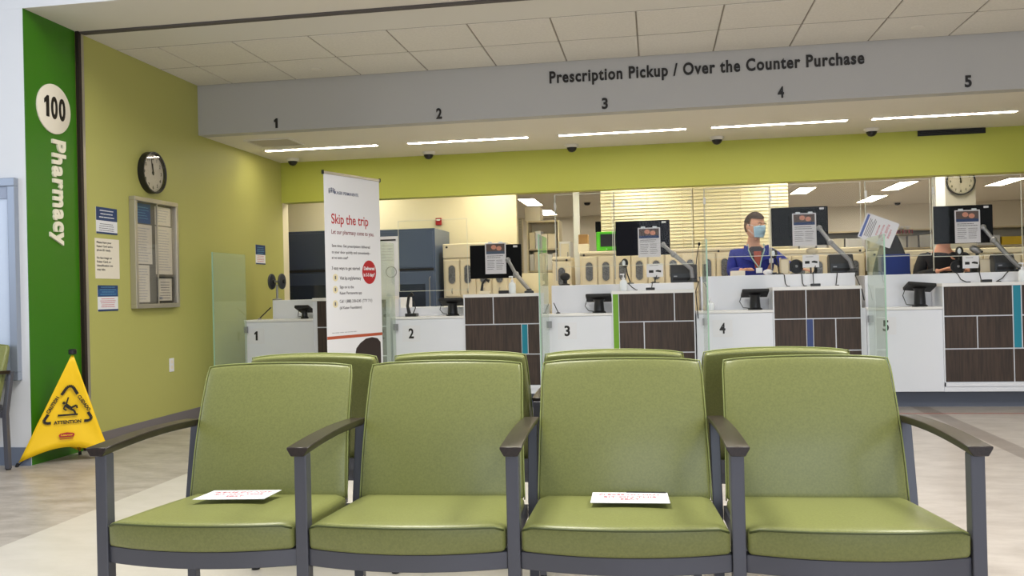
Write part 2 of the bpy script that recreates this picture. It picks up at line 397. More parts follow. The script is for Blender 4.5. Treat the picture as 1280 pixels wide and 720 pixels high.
v = thing('air_vent', 'square ceiling vent beside the leftmost soffit light', 'vent', (-3.6,7.95,ZS))
MB().box(-3.83,-3.37,7.76,7.775,ZS-.012,ZS-.001).box(-3.83,-3.37,8.125,8.14,ZS-.012,ZS-.001).box(-3.83,-3.81,7.775,8.125,ZS-.012,ZS-.001).box(-3.39,-3.37,7.775,8.125,ZS-.012,ZS-.001).build('frame', M_ceil, v)
for k in range(9): MB().box(-3.80,-3.40,7.79+k*.037,7.813+k*.037,ZS-.009,ZS-.002).build('louvre', M_vent, v)
v = thing('wall_vent', 'black slot vent at the top of the lime bulkhead', 'vent', (2.91,YB-.02,2.54))
MB().frame(2.60,3.225,YB-.018,YB-.001,2.52,2.573,.008).build('frame', M_soft, v); 
for k in range(3): MB().box(2.608,3.217,YB-.014,YB-.006,2.531+k*.012,2.536+k*.012).build('louvre', M_black, v)
MB().box(2.608,3.217,YB-.004,YB-.001,2.528,2.565).build('backing', M_soft, v)
for x,y,l in ((-2.83,7.12,'round sprinkler cover in the ceiling tile left of the lettering'),(2.03,7.10,'round sprinkler cover in the tile above the word Purchase')):
    o = MB().lathe([(.05,0),(.05,-.006),(.03,-.010)], (x,y,ZC-.0025), 'Z', 20).build('sprinkler_cover', M_soffit, smooth='auto'); tag(o, l, 'sprinkler')

# ------------------------------------------------------------------ left wall items
def clock(name, c, r, axis, label, rim, depth, face=None):
    ck = thing(name, label, 'clock', c); x,y,z = c
    if axis == 'X': right,up = RX; nrm = Vector((1,0,0)); sg = 1
    else: right,up = RY; nrm = Vector((0,-1,0)); sg = -1
    right = Vector(right); up = Vector(up); c = Vector(c)
    MB().lathe([(r,sg*.001),(r,sg*depth),(r*.93,sg*depth),(r*.90,sg*depth*.8),(r*.90,sg*.001)], c, axis, 40).build('rim', rim, ck, smooth='auto')
    MB().lathe([(r*.90,sg*.003),(r*.90,sg*depth*.55)], c, axis, 40).build('dial', face or M_face, ck, smooth='auto')
    nm = MB(); f = c+nrm*(depth*.55+.0005)
    for k in range(1,13):
        a = 2*PI*k/12; nm.text(str(k), f+right*math.sin(a)*r*.70+up*(math.cos(a)*r*.70-r*.075), right, up, height=r*.16, bold=.02, t=.0006, align='C')
    for k in range(60):
        a = 2*PI*k/60; d = right*math.sin(a)+up*math.cos(a); e = right*math.cos(a)-up*math.sin(a)
        nm.prism([(-.0012,r*.82),(.0012,r*.82),(.0012,r*.86),(-.0012,r*.86)], f, e, d, .0006)
    nm.build('numerals', M_ink, ck)
    for a,L,wd,nn,mm in ((-2*PI/60*2,r*.66,.006,'minute_hand',M_ink),(-2*PI/60*.8,r*.44,.009,'hour_hand',M_ink)):
        d = right*math.sin(a)+up*math.cos(a); e = right*math.cos(a)-up*math.sin(a)
        MB().prism([(-wd,-.02),(wd,-.02),(wd*.5,L),(-wd*.5,L)], f+nrm*.003, e, d, .002).build(nn, mm, ck)
    MB().lathe([(r*.07,0),(r*.07,sg*.006)], f, axis, 12).build('hub', M_black, ck)
    gl = MB().lathe([(r*.915,sg*depth*.86),(r*.915,sg*depth*.90)], c, axis, 40).build('glass', G_case, ck)
clock('wall_clock', (XL,6.62,2.125), .172, 'X', 'round black rimmed clock on the yellow green wall above the notice case', M_black, .055)
def poster(name, y0, y1, z0, z1, label, lines, head=None, headcol=None, foot=None):
    p = thing(name, label, 'poster', (XL,(y0+y1)/2,z0)); 
    MB().box(XL+.0005,XL+.003,y0,y1,z0,z1).build('sheet', M_papc if headcol is None else M_paper, p)
    if head:
        MB().box(XL+.003,XL+.0036,y0,y1,z1-head*(z1-z0),z1).build('header_band', headcol, p)
        MB().box(XL+.003,XL+.0036,y0,y1,z0,z0+.014).build('footer_band', M_nblue, p)
    return p
def linebars(mb, o, right, up, w_, rows, pitch, th, align='L', rnd=random):
    for k in range(rows):
        L = w_*rnd.uniform(.72,1); x = 0 if align=='L' else (w_-L)/2
        xx = x
        while xx < x+L:
            q = min(rnd.uniform(.08,.2)*w_*.8, x+L-xx)
            mb.prism([(xx,-k*pitch),(xx+q*.85,-k*pitch),(xx+q*.85,-k*pitch+th),(xx,-k*pitch+th)], o, right, up, .0006); xx += q
    return mb
p = poster('wall_poster', 5.905,6.162,1.583,1.783, 'blue and white notice, topmost of three left of the notice case', None, .5, M_nblue)
linebars(MB(), (XL+.0037,5.93,1.755), *RX, .205, 3, .025, .007, 'C').build('header_print', M_paper, p)
linebars(MB(), (XL+.0031,5.925,1.655), *RX, .21, 4, .016, .005, 'C').build('body_print', M_inkg, p)
p = poster('wall_poster', 5.885,6.18,1.245,1.547, 'plain white notice with black text, middle of three left of the notice case', None)
tx = MB()
for k,l in enumerate(['Please have your','Kaiser Card and a','photo ID ready.','','No face image on','Kaiser Card, or','identification we','may take.']):
    if l: tx.text(l, (XL+.0031,5.905,1.510-k*.029), *RX, height=.0155, bold=.015, t=.0006, width=len(l)*.0112)
tx.build('body_print', M_ink, p)
p = poster('wall_poster', 5.905,6.152,1.0,1.195, 'blue and white notice, lowest of three left of the notice case', None, .44, M_nblue)
MB().box(XL+.0037,XL+.0041,5.912,6.145,1.115,1.165).build('light_band', M_blue, p)
linebars(MB(), (XL+.0042,5.93,1.178), *RX, .2, 4, .018, .005, 'C').build('header_print', M_lblue, p)
linebars(MB(), (XL+.0031,5.925,1.09), *RX, .205, 5, .015, .005, 'C').build('body_print', M_pink, p)
p = poster('wall_poster', 8.523,8.75,1.425,1.63, 'small blue and white notice on the yellow wall near station 1', None, .5, M_nblue)
linebars(MB(), (XL+.0037,8.545,1.60), *RX, .18, 4, .02, .006, 'C').build('header_print', M_lblue, p)
linebars(MB(), (XL+.0031,8.545,1.51), *RX, .18, 4, .018, .005, 'C').build('body_print', M_pink, p)
# notice case
nc = thing('notice_case', 'aluminium framed glass notice case full of papers on yellow green wall', 'notice board', (XL,6.64,1.01))
y0,y1,z0,z1 = 6.32,6.955,1.01,1.905
def bx(mb, a,b,c,d,x0,x1): return mb.box(XL+x0,XL+x1,a,b,c,d)
fr = MB(); bx(fr,y0,y1,z1-.035,z1,.001,.055); bx(fr,y0,y1,z0,z0+.035,.001,.055); bx(fr,y0,y0+.035,z0+.035,z1-.035,.001,.055); bx(fr,y1-.035,y1,z0+.035,z1-.035,.001,.055)
fr.build('frame', M_alu, nc, bevel=.004)
bx(MB(),y0+.035,y1-.035,z0+.035,z1-.035,.001,.010).build('backing', mat('grey_felt',(120,116,104),.9), nc)
bx(MB(),y0+.036,6.646,z0+.036,z1-.036,.042,.045).build('door_glass', G_case, nc)
bx(MB(),6.636,y1-.036,z0+.036,z1-.036,.036,.039).build('door_glass', G_case, nc)
bx(MB(),6.640,6.650,z0+.036,z1-.036,.039,.048).build('door_stile', M_alu, nc)
MB().lathe([(.012,0),(.012,.02),(.008,.024)], (XL+.045,6.66,1.09), 'X', 14).build('lock', M_grey, nc)
def notice(a,b,c,d,m,label,pr=None,x=.0105):
    o = thing('pinned_notice', label, 'notice', (XL+x,(a+b)/2,c), 'papers inside the notice case')
    bx(MB(),a,b,c,d,x,x+.002).build('sheet', m, o)
    q = MB(); linebars(q,(XL+x+.0021,a+.02,d-.035),*RX,(b-a)-.04,max(2,int((d-c-.03)/.022)),.022,.006)
    q.build('print', pr or M_inkf, o)
notice(6.365,6.60,1.70,1.86, M_blue, 'blue notice top left inside the notice case', M_lblue)
notice(6.665,6.90,1.70,1.855, M_papc, 'cream notice top right inside the notice case')
notice(6.365,6.615,1.37,1.69, M_papc, 'tall text sheet left middle inside the notice case')
notice(6.665,6.915,1.29,1.69, M_papc, 'tall text sheet right middle inside the notice case')
notice(6.365,6.57,1.06,1.36, M_papc, 'sheet with small printed blocks bottom left inside the notice case')
o = thing('framed_certificate', 'small black framed certificate bottom right inside the notice case', 'certificate', (XL+.0105,6.8,1.06))
mb = MB(); bx(mb,6.675,6.91,1.055,1.068,.0105,.022); bx(mb,6.675,6.91,1.257,1.27,.0105,.022); bx(mb,6.675,6.688,1.068,1.257,.0105,.022); bx(mb,6.897,6.91,1.068,1.257,.0105,.022); mb.build('frame', M_black, o)
bx(MB(),6.689,6.896,1.069,1.256,.0105,.014).build('sheet', M_papc, o)
q = MB(); linebars(q,(XL+.0145,6.71,1.22),*RX,.165,7,.022,.006,'C'); q.build('print', M_inkg, o)
# outlet
ol = thing('wall_outlet', 'white power outlet low on the yellow green wall', 'outlet', (XL,6.885,.48))
MB().box(XL+.0005,XL+.006,6.85,6.92,.46,.575).build('cover_plate', M_paper, ol, bevel=.002)
for z in (.485,.53): MB().box(XL+.006,XL+.0075,6.868,6.902,z,z+.028).build('socket', M_papc, ol, bevel=.001)
# white framed board at far left on the white wall
wb = thing('wall_display_frame', 'grey framed white display board cropped at the left edge', 'display board', (-4.6,5.18,.565))
MB().frame(-5.15,-4.155,5.14,5.179,.565,1.905,.055).build('frame', mat('silver_frame',(150,158,172),.4,metal=.4), wb, bevel=.004)
MB().box(-5.095,-4.21,5.16,5.178,.62,1.85).build('panel', mat('bluish_panel',(206,218,238),.35), wb)
MB().box(-5.10,-4.205,5.150,5.1595,1.77,1.85).build('header_strip', mat('frame_header',(150,160,182),.4), wb)

# ------------------------------------------------------------------ caution cone
apx = Vector((-3.872,5.30,.735)); fa = Vector((-4.10,5.075,.0)); fb = Vector((-3.70,5.44,.0)); fc = Vector((-4.02,5.56,.0))
# keep left foot clear of the wall corner
fa = Vector((-4.165,5.12,0))
cone = thing('caution_cone', 'yellow fabric pop-up caution cone beside the green jamb', 'wet floor sign', (-3.9,5.3,0))
def fabric(a, b, lift=.08):
    mb = MB(); n, m = 16, 14; vs = []; fs = []
    nrm = (b-a).cross(apx-a).normalized()
    cen = (fa+fb+fc)/3
    if nrm.dot((a+b)/2-cen) < 0: nrm = -nrm
    for j in range(m+1):
        tt = j/m
        for i in range(n+1):
            u = i/n
            base = a.lerp(b,u)*.93+apx*.07
            base = a.lerp(b,u); arch = lift*(1-(2*u-1)**2)
            p = base.lerp(apx, .035); p = p.lerp(apx, arch/apx.z)
            q = p.lerp(apx, tt*.97)
            width = (1-tt)
            q = q - nrm*.018*math.sin(PI*u)*math.sin(PI*min(1,tt*1.1)) + nrm*.004*math.sin(u*9+tt*14)*width
            vs.append(q)
    for j in range(m):
        for i in range(n): k = j*(n+1)+i; fs.append((k,k+1,k+n+2,k+n+1))
    return mb.add(vs, fs)
for a,b in ((fa,fb),(fb,fc),(fc,fa)):
    o = fabric(a,b).build('fabric_panel', M_yel, cone, smooth=True)
    so = o.modifiers.new('thick','SOLIDIFY'); so.thickness = .002
for q in (fa,fb,fc):
    cc = (fa+fb+fc)/3; iq = (cc-q).normalized()*.055; MB().tube([q.lerp(apx,.012)+iq*.15, q.lerp(apx,.12)+iq*.9, q.lerp(apx,.45)+iq*1.0, q.lerp(apx,.80)+iq*.5, q.lerp(apx,.95)+iq*.1], .003, 6).build('pole', M_black, cone)
    MB().tube([q+Vector((0,0,.0)), q.lerp(apx,.03)], .011, 8).build('foot', M_soft, cone)
MB().lathe([(.022,0),(.026,.004),(.026,.03),(.02,.036)], apx+Vector((0,0,-.012)), 'Z', 14).build('cap', M_black, cone, smooth='auto')
# print on the front face: plane frame
er = (fb-fa).normalized(); nn = er.cross(apx-fa).normalized(); eu = nn.cross(er).normalized()
if eu.z < 0: eu = -eu
mid = (fa+fb)/2; hgt = (apx-mid).dot(eu); aoff = (apx-mid).dot(er)
nf = er.cross(eu)
def CP(a, b):  # a across, b up the face; sheared so that the axis follows the apex
    z = b/hgt; off = .0155*math.sin(PI*min(1,max(0,(z-.035)/.935)*1.1))
    return mid+er*(a+aoff*b/hgt)+eu*b + nf*(.016-off)
def flatpoly(mb, pts, th=.0015):
    n = len(pts); P0 = [CP(*p) for p in pts]; vs = P0+[p+nf*th for p in P0]
    mb.add(vs, [tuple(range(n)), tuple(range(n,2*n))]+[(i,(i+1)%n,n+(i+1)%n,n+i) for i in range(n)])
def seg(mb, p, q, w_):
    p = Vector(p); q = Vector(q); d = (q-p).normalized(); e = Vector((-d.y,d.x))*w_/2
    flatpoly(mb, [tuple(p-e),tuple(q-e),tuple(q+e),tuple(p+e)])
mk = MB()
def arc(mb, c, r, a0, a1, w_, n=6):
    pr = None
    for k in range(n+1):
        a = math.radians(a0+(a1-a0)*k/n); q = (c[0]+r*math.cos(a), c[1]+r*math.sin(a))
        if pr: seg(mb, pr, q, w_)
        pr = q
TB, TT, TW = .272, .530, .135     # triangle base height, top, half width
seg(mk,(-.020,TT-.028),(-.048,TT-.075),.018); seg(mk,(.020,TT-.028),(.048,TT-.075),.018); arc(mk,(0,TT-.042),.024,20,160,.018)
for s in (-1,1):
    seg(mk,(s*(TW-.036),TB),(s*(TW-.012),TB),.018); arc(mk,(s*(TW-.012),TB+.018),.018,-90,(20 if s>0 else -200),.018)
    seg(mk,(s*(TW+.004),TB+.024),(s*(TW-.016),TB+.058),.018)
# slipping figure
seg(mk,(-.062,TB+.047),(.058,TB+.047),.012)
arc(mk,(-.030,TB+.128),.006,0,360,.012,8)
seg(mk,(-.022,TB+.118),(.010,TB+.092),.022); seg(mk,(.010,TB+.092),(.046,TB+.108),.013); seg(mk,(.046,TB+.108),(.052,TB+.088),.010)
seg(mk,(.008,TB+.088),(.034,TB+.074),.013); seg(mk,(.034,TB+.074),(.044,TB+.052),.012)
seg(mk,(-.016,TB+.122),(-.006,TB+.165),.009); seg(mk,(-.022,TB+.114),(-.030,TB+.088),.009); seg(mk,(-.030,TB+.088),(-.012,TB+.078),.009)
mk.build('hazard_emblem', M_ink, cone)
tx = MB()
tx.text('ATTENTION', CP(0,TB-.010), er, eu, width=.165, height=.021, bold=.04, t=.0015, align='C')
sl_ = math.atan2(TT-TB, TW)
for s,wd in ((-1,'CAUTION'),(1,'CUIDADO')):
    d = er*math.cos(sl_)+eu*math.sin(sl_)*(1 if s<0 else -1)
    d = (er*1.0*.52 + (eu*.85 if s<0 else -eu*.85)).normalized(); u_ = nf.cross(d)
    c = CP(s*(.092 if s<0 else .088), TB+.118); 
    tx.text(wd, c-u_*.006+nf*.006, d, u_, width=.122, height=.021, bold=.04, t=.0015, align='C')
tx.build('hazard_lettering', M_ink, cone)
mb = MB(); flatpoly(mb, [(-.042,.172),(.042,.172),(.048,.188),(.038,.197),(0,.203),(-.038,.197),(-.048,.188)]); mb.build('maker_badge', M_redp, cone)
MB().text('Rubbermaid', CP(0,.181)+nf*.0016, er, eu, width=.068, height=.010, bold=.02, t=.0008, align='C').build('badge_lettering', M_yel, cone)
mb = MB(); flatpoly(mb, [(-.040,.158),(.040,.158),(.040,.163),(-.040,.163)]); mb.build('badge_line', M_redp, cone)

# ------------------------------------------------------------------ seating rows
PITCH = .5705
def cushion_grid(fn, nu, nv, thick_dir_fn):
    mb = MB(); vs = []; fs = []
    for j in range(nv+1):
        for i in range(nu+1): vs.append(fn(i/nu, j/nv))
    N = len(vs)
    for j in range(nv+1):
        for i in range(nu+1): vs.append(thick_dir_fn(i/nu, j/nv))
    W_ = nu+1
    for j in range(nv):
        for i in range(nu):
            k = j*W_+i; fs.append((k,k+1,k+W_+1,k+W_)); fs.append((N+k,N+k+W_,N+k+W_+1,N+k+1))
    for i in range(nu):
        fs.append((i,N+i,N+i+1,i+1)); k = nv*W_+i; fs.append((k,k+1,N+k+1,N+k))
    for j in range(nv):
        k = j*W_; fs.append((k,k+W_,N+k+W_,N+k)); k = j*W_+nu; fs.append((k,N+k,N+k+W_,k+W_))
    return mb.add(vs, fs)
def make_bench(n, label, group=None):
    root = thing('tandem_bench', label, 'waiting bench', (0,0,0), group)
    for k in range(n+1):
        x = k*PITCH
        # arm: chamfered, slightly arched board
        mb = MB(); st = 12; vs = []; fs = []
        for j in range(st+1):
            y = .545*j/st; z = .672+.009*math.sin(PI*j/st); hw = .029-.005*j/st
            prof = [(-hw,z),(hw,z),(hw*.98,z-.006),(hw*.62,z-.024),(-hw*.62,z-.024),(-hw*.98,z-.006)]
            vs += [(x+a,y,b) for a,b in prof]
        for j in range(st):
            for i in range(6): fs.append((j*6+i,j*6+(i+1)%6,(j+1)*6+(i+1)%6,(j+1)*6+i))
        fs.append(tuple(range(6))[::-1]); fs.append(tuple(range(st*6,st*6+6)))
        mb.add(vs, fs).build('armrest', M_arm, root, smooth='auto', bevel=.0015, seg=1)
        MB().box(x-.017,x+.017,.02,.058,.008,.650).build('leg', M_steel, root, bevel=.003)
        # rear leg raked backwards to the floor
        mb = MB(); 
        mb.add([(x-.015,.52,.008),(x+.015,.52,.008),(x+.015,.55,.008),(x-.015,.55,.008),(x-.015,.505,.38),(x+.015,.505,.38),(x+.015,.535,.38),(x-.015,.535,.38),
                (x-.015,.56,.662),(x+.015,.56,.662),(x+.015,.59,.662),(x-.015,.59,.662)],
               [(0,3,2,1),(0,1,5,4),(1,2,6,5),(2,3,7,6),(3,0,4,7),(4,5,9,8),(5,6,10,9),(6,7,11,10),(7,4,8,11),(8,9,10,11)])
        mb.build('leg', M_steel, root, bevel=.002)
        for yy in (.039,.535): MB().lathe([(.014,0),(.016,.002),(.016,.010)], (x,yy,0), 'Z', 10).build('foot_glide', M_soft, root)
    for k in range(n):
        x0 = k*PITCH+.021; x1 = (k+1)*PITCH-.021; xc = (x0+x1)/2; hw = (x1-x0)/2
        bow = lambda u: .048*(1-(2*u-1)**2)
        def top(u,v):
            x = x0+(x1-x0)*u; narrow = 1
            yf = -.0-bow(u)+.012; y = yf+(.475-yf)*v
            z = .471-.032*v+.014*math.sin(PI*u)*math.sin(PI*min(1,v*.9+.12))
            z -= .010*max(0,(abs(2*u-1)-.86)/.14)**2
            return (x,y,z)
        def bot(u,v):
            x,y,z = top(u,v); return (x, y+.004*(1-v), .398)
        s_ = cushion_grid(top,16,12,bot).build('seat', M_vinyl, root, smooth=True, bevel=.012, seg=3)
        pp = [Vector(top(i/20,0))+Vector((0,-.0025,-.006)) for i in range(21)]
        pp[0] += Vector((.004,.006,0)); pp[-1] += Vector((-.004,.006,0))
        MB().tube(pp, .0030, 6).build('piping', M_vinyl2, s_, smooth=True)
        # under-seat bow rail and side rails
        mb = MB(); vs = []; fs = []; N = 12
        for i in range(N+1):
            u = i/N; x = x0-.004+(x1-x0+.008)*u; y = .028-bow(u)*.95
            vs += [(x,y,.351),(x,y,.397),(x,y+.022,.397),(x,y+.022,.351)]
        for i in range(N):
            for q in range(4): fs.append((i*4+q,i*4+(q+1)%4,(i+1)*4+(q+1)%4,(i+1)*4+q))
        fs.append((0,1,2,3)); fs.append((N*4+3,N*4+2,N*4+1,N*4))
        mb.add(vs, fs).build('front_rail', M_steel, root, smooth='auto', bevel=.002, seg=1)
        MB().box(x0-.003,x1+.003,.512,.534,.353,.396).build('rear_rail', M_steel, root, bevel=.002)
        MB().box(x0-.003,x0+.018,.06,.512,.356,.396).build('side_rail', M_steel, root)
        MB().box(x1-.018,x1+.003,.06,.512,.356,.396).build('side_rail', M_steel, root)
        # back cushion
        def bf(u,v):
            wv = hw*(1.0-.005)*(1-v)+ (hw-.013)*v
            if v > .9: wv -= .004*((v-.9)/.1)**2
            x = xc+(2*u-1)*wv; z = .424+.418*v
            y = .450+.125*v - .018*math.sin(PI*v) + .022*(2*u-1)**2
            z += .010*(1-(2*u-1)**2)*v - .003*max(0,abs(2*u-1)-.8)/.2*v
            return (x,y,z)
        def bb(u,v):
            x,y,z = bf(u,v); z2 = z-.006*v; y2 = .450+.125*v+.062-.010*(2*u-1)**2+.006*math.sin(PI*v)
            return (xc+(x-xc)*.985, y2, z2)
        b_ = cushion_grid(bf,14,14,bb).build('backrest', M_vinyl, root, smooth=True, bevel=.010, seg=3)
        pp = [Vector(bf(0,i/16))+Vector((-.001,0,0)) for i in range(0,17)]+[Vector(bf(i/16,1))+Vector((0,-.001,.0005)) for i in range(1,16)]+[Vector(bf(1,1-i/16))+Vector((.001,0,0)) for i in range(0,17)]
        pp = [p+Vector((0,.004,0)) for p in pp]
        MB().tube(pp, .0024, 6).build('piping', M_pipe, b_, smooth=True)
        MB().box(x0+.02,x1-.02,.525,.545,.397,.44).build('back_bracket', M_steel, root)
    return root
row1 = make_bench(4, 'front green vinyl four-seat waiting bench with walnut arms, facing the camera', 'green four-seat benches')
row1.location = (-1.518,2.165,0); row1.rotation_euler = (0,0,.0388)
row2 = copy_tree(row1); row2['label'] = 'second green four-seat bench, back to back behind the front bench, facing the counter'
row2.location = (.690,3.80,0); row2.rotation_euler = (0,0,PI+.012)
side = make_bench(1, 'grey framed green chair with its arm and leg cropped at left edge', None); side['category'] = 'chair'
side.name = 'waiting_chair'
side.location = (-4.725,4.50,0)
side.scale = (1,1,.955)
# papers on the seats
def seat_paper(pa, pb, pc, rot, w_, h_, label, z):
    c = Vector((pa,pb,z)); r = Vector((math.cos(rot),math.sin(rot),-.0)); slope = math.radians(-3.6)
    r = Vector((math.cos(rot),math.sin(rot),0)); u = Vector((-math.sin(rot)*math.cos(slope),math.cos(rot)*math.cos(slope),math.sin(slope)))
    t = thing('seat_notice', label, 'notice', (pa,pb,z), 'paper notices lying on bench seats')
    MB().slab(c-r*w_/2-u*h_/2, r, u, w_, h_, .0012).build('sheet', M_paper, t)
    tx = MB(); nv = r.cross(u)
    for k,l in enumerate(('PLEASE DO NOT','SIT ON THIS','SEAT')):
        tx.text(l, c+u*(h_*.20-k*.036)+nv*.0014, r, u, height=.020, width=.0135*len(l), bold=.01, t=.0005, align='C')
    tx.build('lettering', M_pink, t)
seat_paper(-1.263,2.475,0,.10,.215,.16,'white paper notice lying on the leftmost front seat',.4755)
seat_paper(-.087,2.510,0,.035,.218,.17,'white paper notice lying on the third front seat from the left',.4755)
o = MB().box(-.10,.015,2.590,2.600,.470,.4735).build('pen', M_black); tag(o,'dark pen lying behind the notice on the third front seat','pen')

# ------------------------------------------------------------------ roll-up banner
bl = Vector((-2.546,6.5,0)); br = Vector((-2.30,7.13,0)); bR = (br-bl).normalized(); bU = Vector((0,0,1)); BWd = (br-bl).length
bn = bR.cross(bU)
ban = thing('rollup_banner', 'tall white roll-up banner with red heading standing behind the benches', 'banner', (-2.42,6.8,0))
def bp(a,b,e=0): return bl+bR*a+Vector((0,0,b))+bn*e
MB().slab(bp(0,.09), bR, bU, BWd, 1.95, .002).build('sheet', M_paper, ban)
MB().prism([(-.005,2.035),(BWd+.005,2.035),(BWd+.005,2.056),(-.005,2.056)], bl-bn*.006, bR, bU, .014).build('top_rail', M_alu, ban, bevel=.002)
for a in (-.012,BWd+.005): MB().prism([(a,2.030),(a+.008,2.030),(a+.008,2.062),(a,2.062)], bl-bn*.009, bR, bU, .02).build('end_cap', M_black, ban)
MB().prism([(-.01,0.012),(BWd+.01,0.012),(BWd+.01,.09),(-.01,.09)], bl-bn*.05, bR, bU, .10).build('base_case', M_alu, ban, bevel=.01)
for a in (.1,BWd-.1): MB().prism([(a-.02,0),(a+.02,0),(a+.02,.012),(a-.02,.012)], bl-bn*.14, bR, bU, .30).build('foot', M_grey, ban)
MB().tube([bp(BWd/2,.05,-.02),bp(BWd/2,2.04,-.02)], .008, 8).build('pole', M_grey, ban)
E_ = .0022
def bm_(px, py):
    d = at(px,py,Y=6.5)-Vector((0,0,CH)); tt = (bl-Vector((0,0,CH))).dot(bn)/d.dot(bn); p = Vector((0,0,CH))+d*tt
    return (p-bl).dot(bR), p.z
def btext(body, a, b, h, w_, m, nm, bold=.01, al='L'):
    MB().text(body, bp(a,b,E_), bR, bU, height=h, width=w_, bold=bold, t=.0006, align=al).build(nm, m, ban)
def bl2(mb, body, px, py, x1, h):      # baseline-left pixel, right pixel, cap height
    a,b = bm_(px,py); a1,_ = bm_(x1,py); mb.text(body, bp(a,b,E_), bR, bU, height=h, width=a1-a, bold=.012, t=.0006)
tx = MB(); bl2(tx,'KAISER PERMANENTE.',418.5,242.5,448,.024)
ca,cb = bm_(414.5,242)
for dx,dz in ((-.032,.0),(-.016,.010),(0,.014),(.016,.010),(.032,0)):
    c = bp(ca+dx,cb+dz*.6,E_); tx.prism([(-.004,0),(.004,0),(.006,.026),(-.006,.026)], c, bR, bU, .0006); tx.prism([(-.005,.029),(.005,.029),(.005,.039),(-.005,.039)], c, bR, bU, .0006)
tx.build('logo_print', mat('logo_navy',(36,52,92),.6), ban)
ca,cb = bm_(414,279); ce_,_ = bm_(460,279); MB().text('Skip the trip', bp(ca,cb,E_), bR, bU, height=.078, width=ce_-ca, bold=.012, t=.0006).build('heading_print', M_red, ban)
tx = MB(); bl2(tx,'Let our pharmacy come to you.',414,292,467,.034); tx.build('subheading_print', M_red if False else mat('rose_ink',(130,66,74),.6), ban)
tx = MB()
for py,l,x1,h,x0 in ((308.5,'Save time. Get prescriptions delivered',462,.022,414.5),(316.5,'to your door quickly and conveniently -',463,.022,414.5),(323.5,'at no extra cost*',435,.022,414.5),
       (337,'3 easy ways to get started:',450,.026,414.5),(349.5,'Visit kp.org/pharmacy',451,.026,424.5),(360.5,'Sign on to the',442,.022,424.5),(368,'Kaiser Permanente app',452,.022,424.5),(378.5,'Call 1 (888) 218-6245  (TTY 711)',465,.024,424.5),(386.5,'(all Kaiser Foundation)',452,.022,424.5)):
    bl2(tx,l,x0,py,x1,h)
tx.build('body_print', mat('banner_text',(70,64,70),.6), ban)
ca,cb = bm_(415,417); linebars(MB(), bp(ca,cb,E_), bR, bU, .38, 1, .02, .006).build('fine_print', M_inkf, ban)
for py in (347,362,380):
    ca,cb = bm_(419,py); mb = MB(); mb.prism([(.030*math.cos(2*PI*k/20),.030*math.sin(2*PI*k/20)) for k in range(20)], bp(ca,cb,E_), bR, bU, .0006); mb.build('icon_disc', mat('icon_disc',(226,214,176),.6), ban)
    MB().prism([(-.008,-.014),(.008,-.014),(.008,.014),(-.008,.014)], bp(ca,cb,E_+.0006), bR, bU, .0006).build('icon', M_inkg, ban)
ca,cb = bm_(461.3,340.3)
MB().prism([(.088*math.cos(2*PI*k/36),.098*math.sin(2*PI*k/36)) for k in range(36)], bp(ca,cb,E_), bR, bU, .0006).build('badge_disc', M_red, ban)
tx = MB(); tx.text('Delivered', bp(ca,cb+.018,E_+.0007), bR, bU, height=.028, width=.135, bold=.03, t=.0006, align='C'); tx.text('in 3-5 days*', bp(ca,cb-.035,E_+.0007), bR, bU, height=.028, width=.145, bold=.03, t=.0006, align='C'); tx.build('badge_lettering', M_paper, ban)
MB().slab(bp(0,.165,E_), bR, bU, BWd, .022, .0006).build('rust_band', mat('rust_print',(178,84,54),.6), ban) if False else None
bzl = bm_(409,423)[1]; bzr = bm_(472,417.5)[1]
mb = MB(); mb.prism([(0,bzl-.012),(BWd,bzr-.012),(BWd,bzr+.012),(0,bzl+.012)], bp(0,0,E_), bR, bU, .0006); mb.build('rust_band', mat('rust_print',(178,84,54),.6), ban)
mb = MB(); hh = []
for k in range(25):
    a = PI*k/24; hh.append((.45-.16*math.cos(a)*(1+.05*math.sin(k*3)), .36+.33*math.sin(a)))
mb.prism([(.63,.12),(.655,.30),(.65,bzr-.07),(.61,bzr-.035),(.54,bzr-.022),(.46,bzr-.03),(.39,bzl-.06),(.34,bzl-.10),(.30,.50),(.29,.42),(.25,.37),(.22,.32),(.25,.27),(.23,.20),(.24,.12)], bp(0,0,E_), bR, bU, .0006); mb.build('photo_hair', mat('photo_dark',(48,36,34),.6), ban)
mb = MB(); mb.prism([(.44+.065*math.cos(2*PI*k/20),.44+.10*math.sin(2*PI*k/20)) for k in range(20)], bp(0,0,E_+.0007), bR, bU, .0006); mb.build('photo_face', mat('photo_skin',(206,156,112),.6), ban)

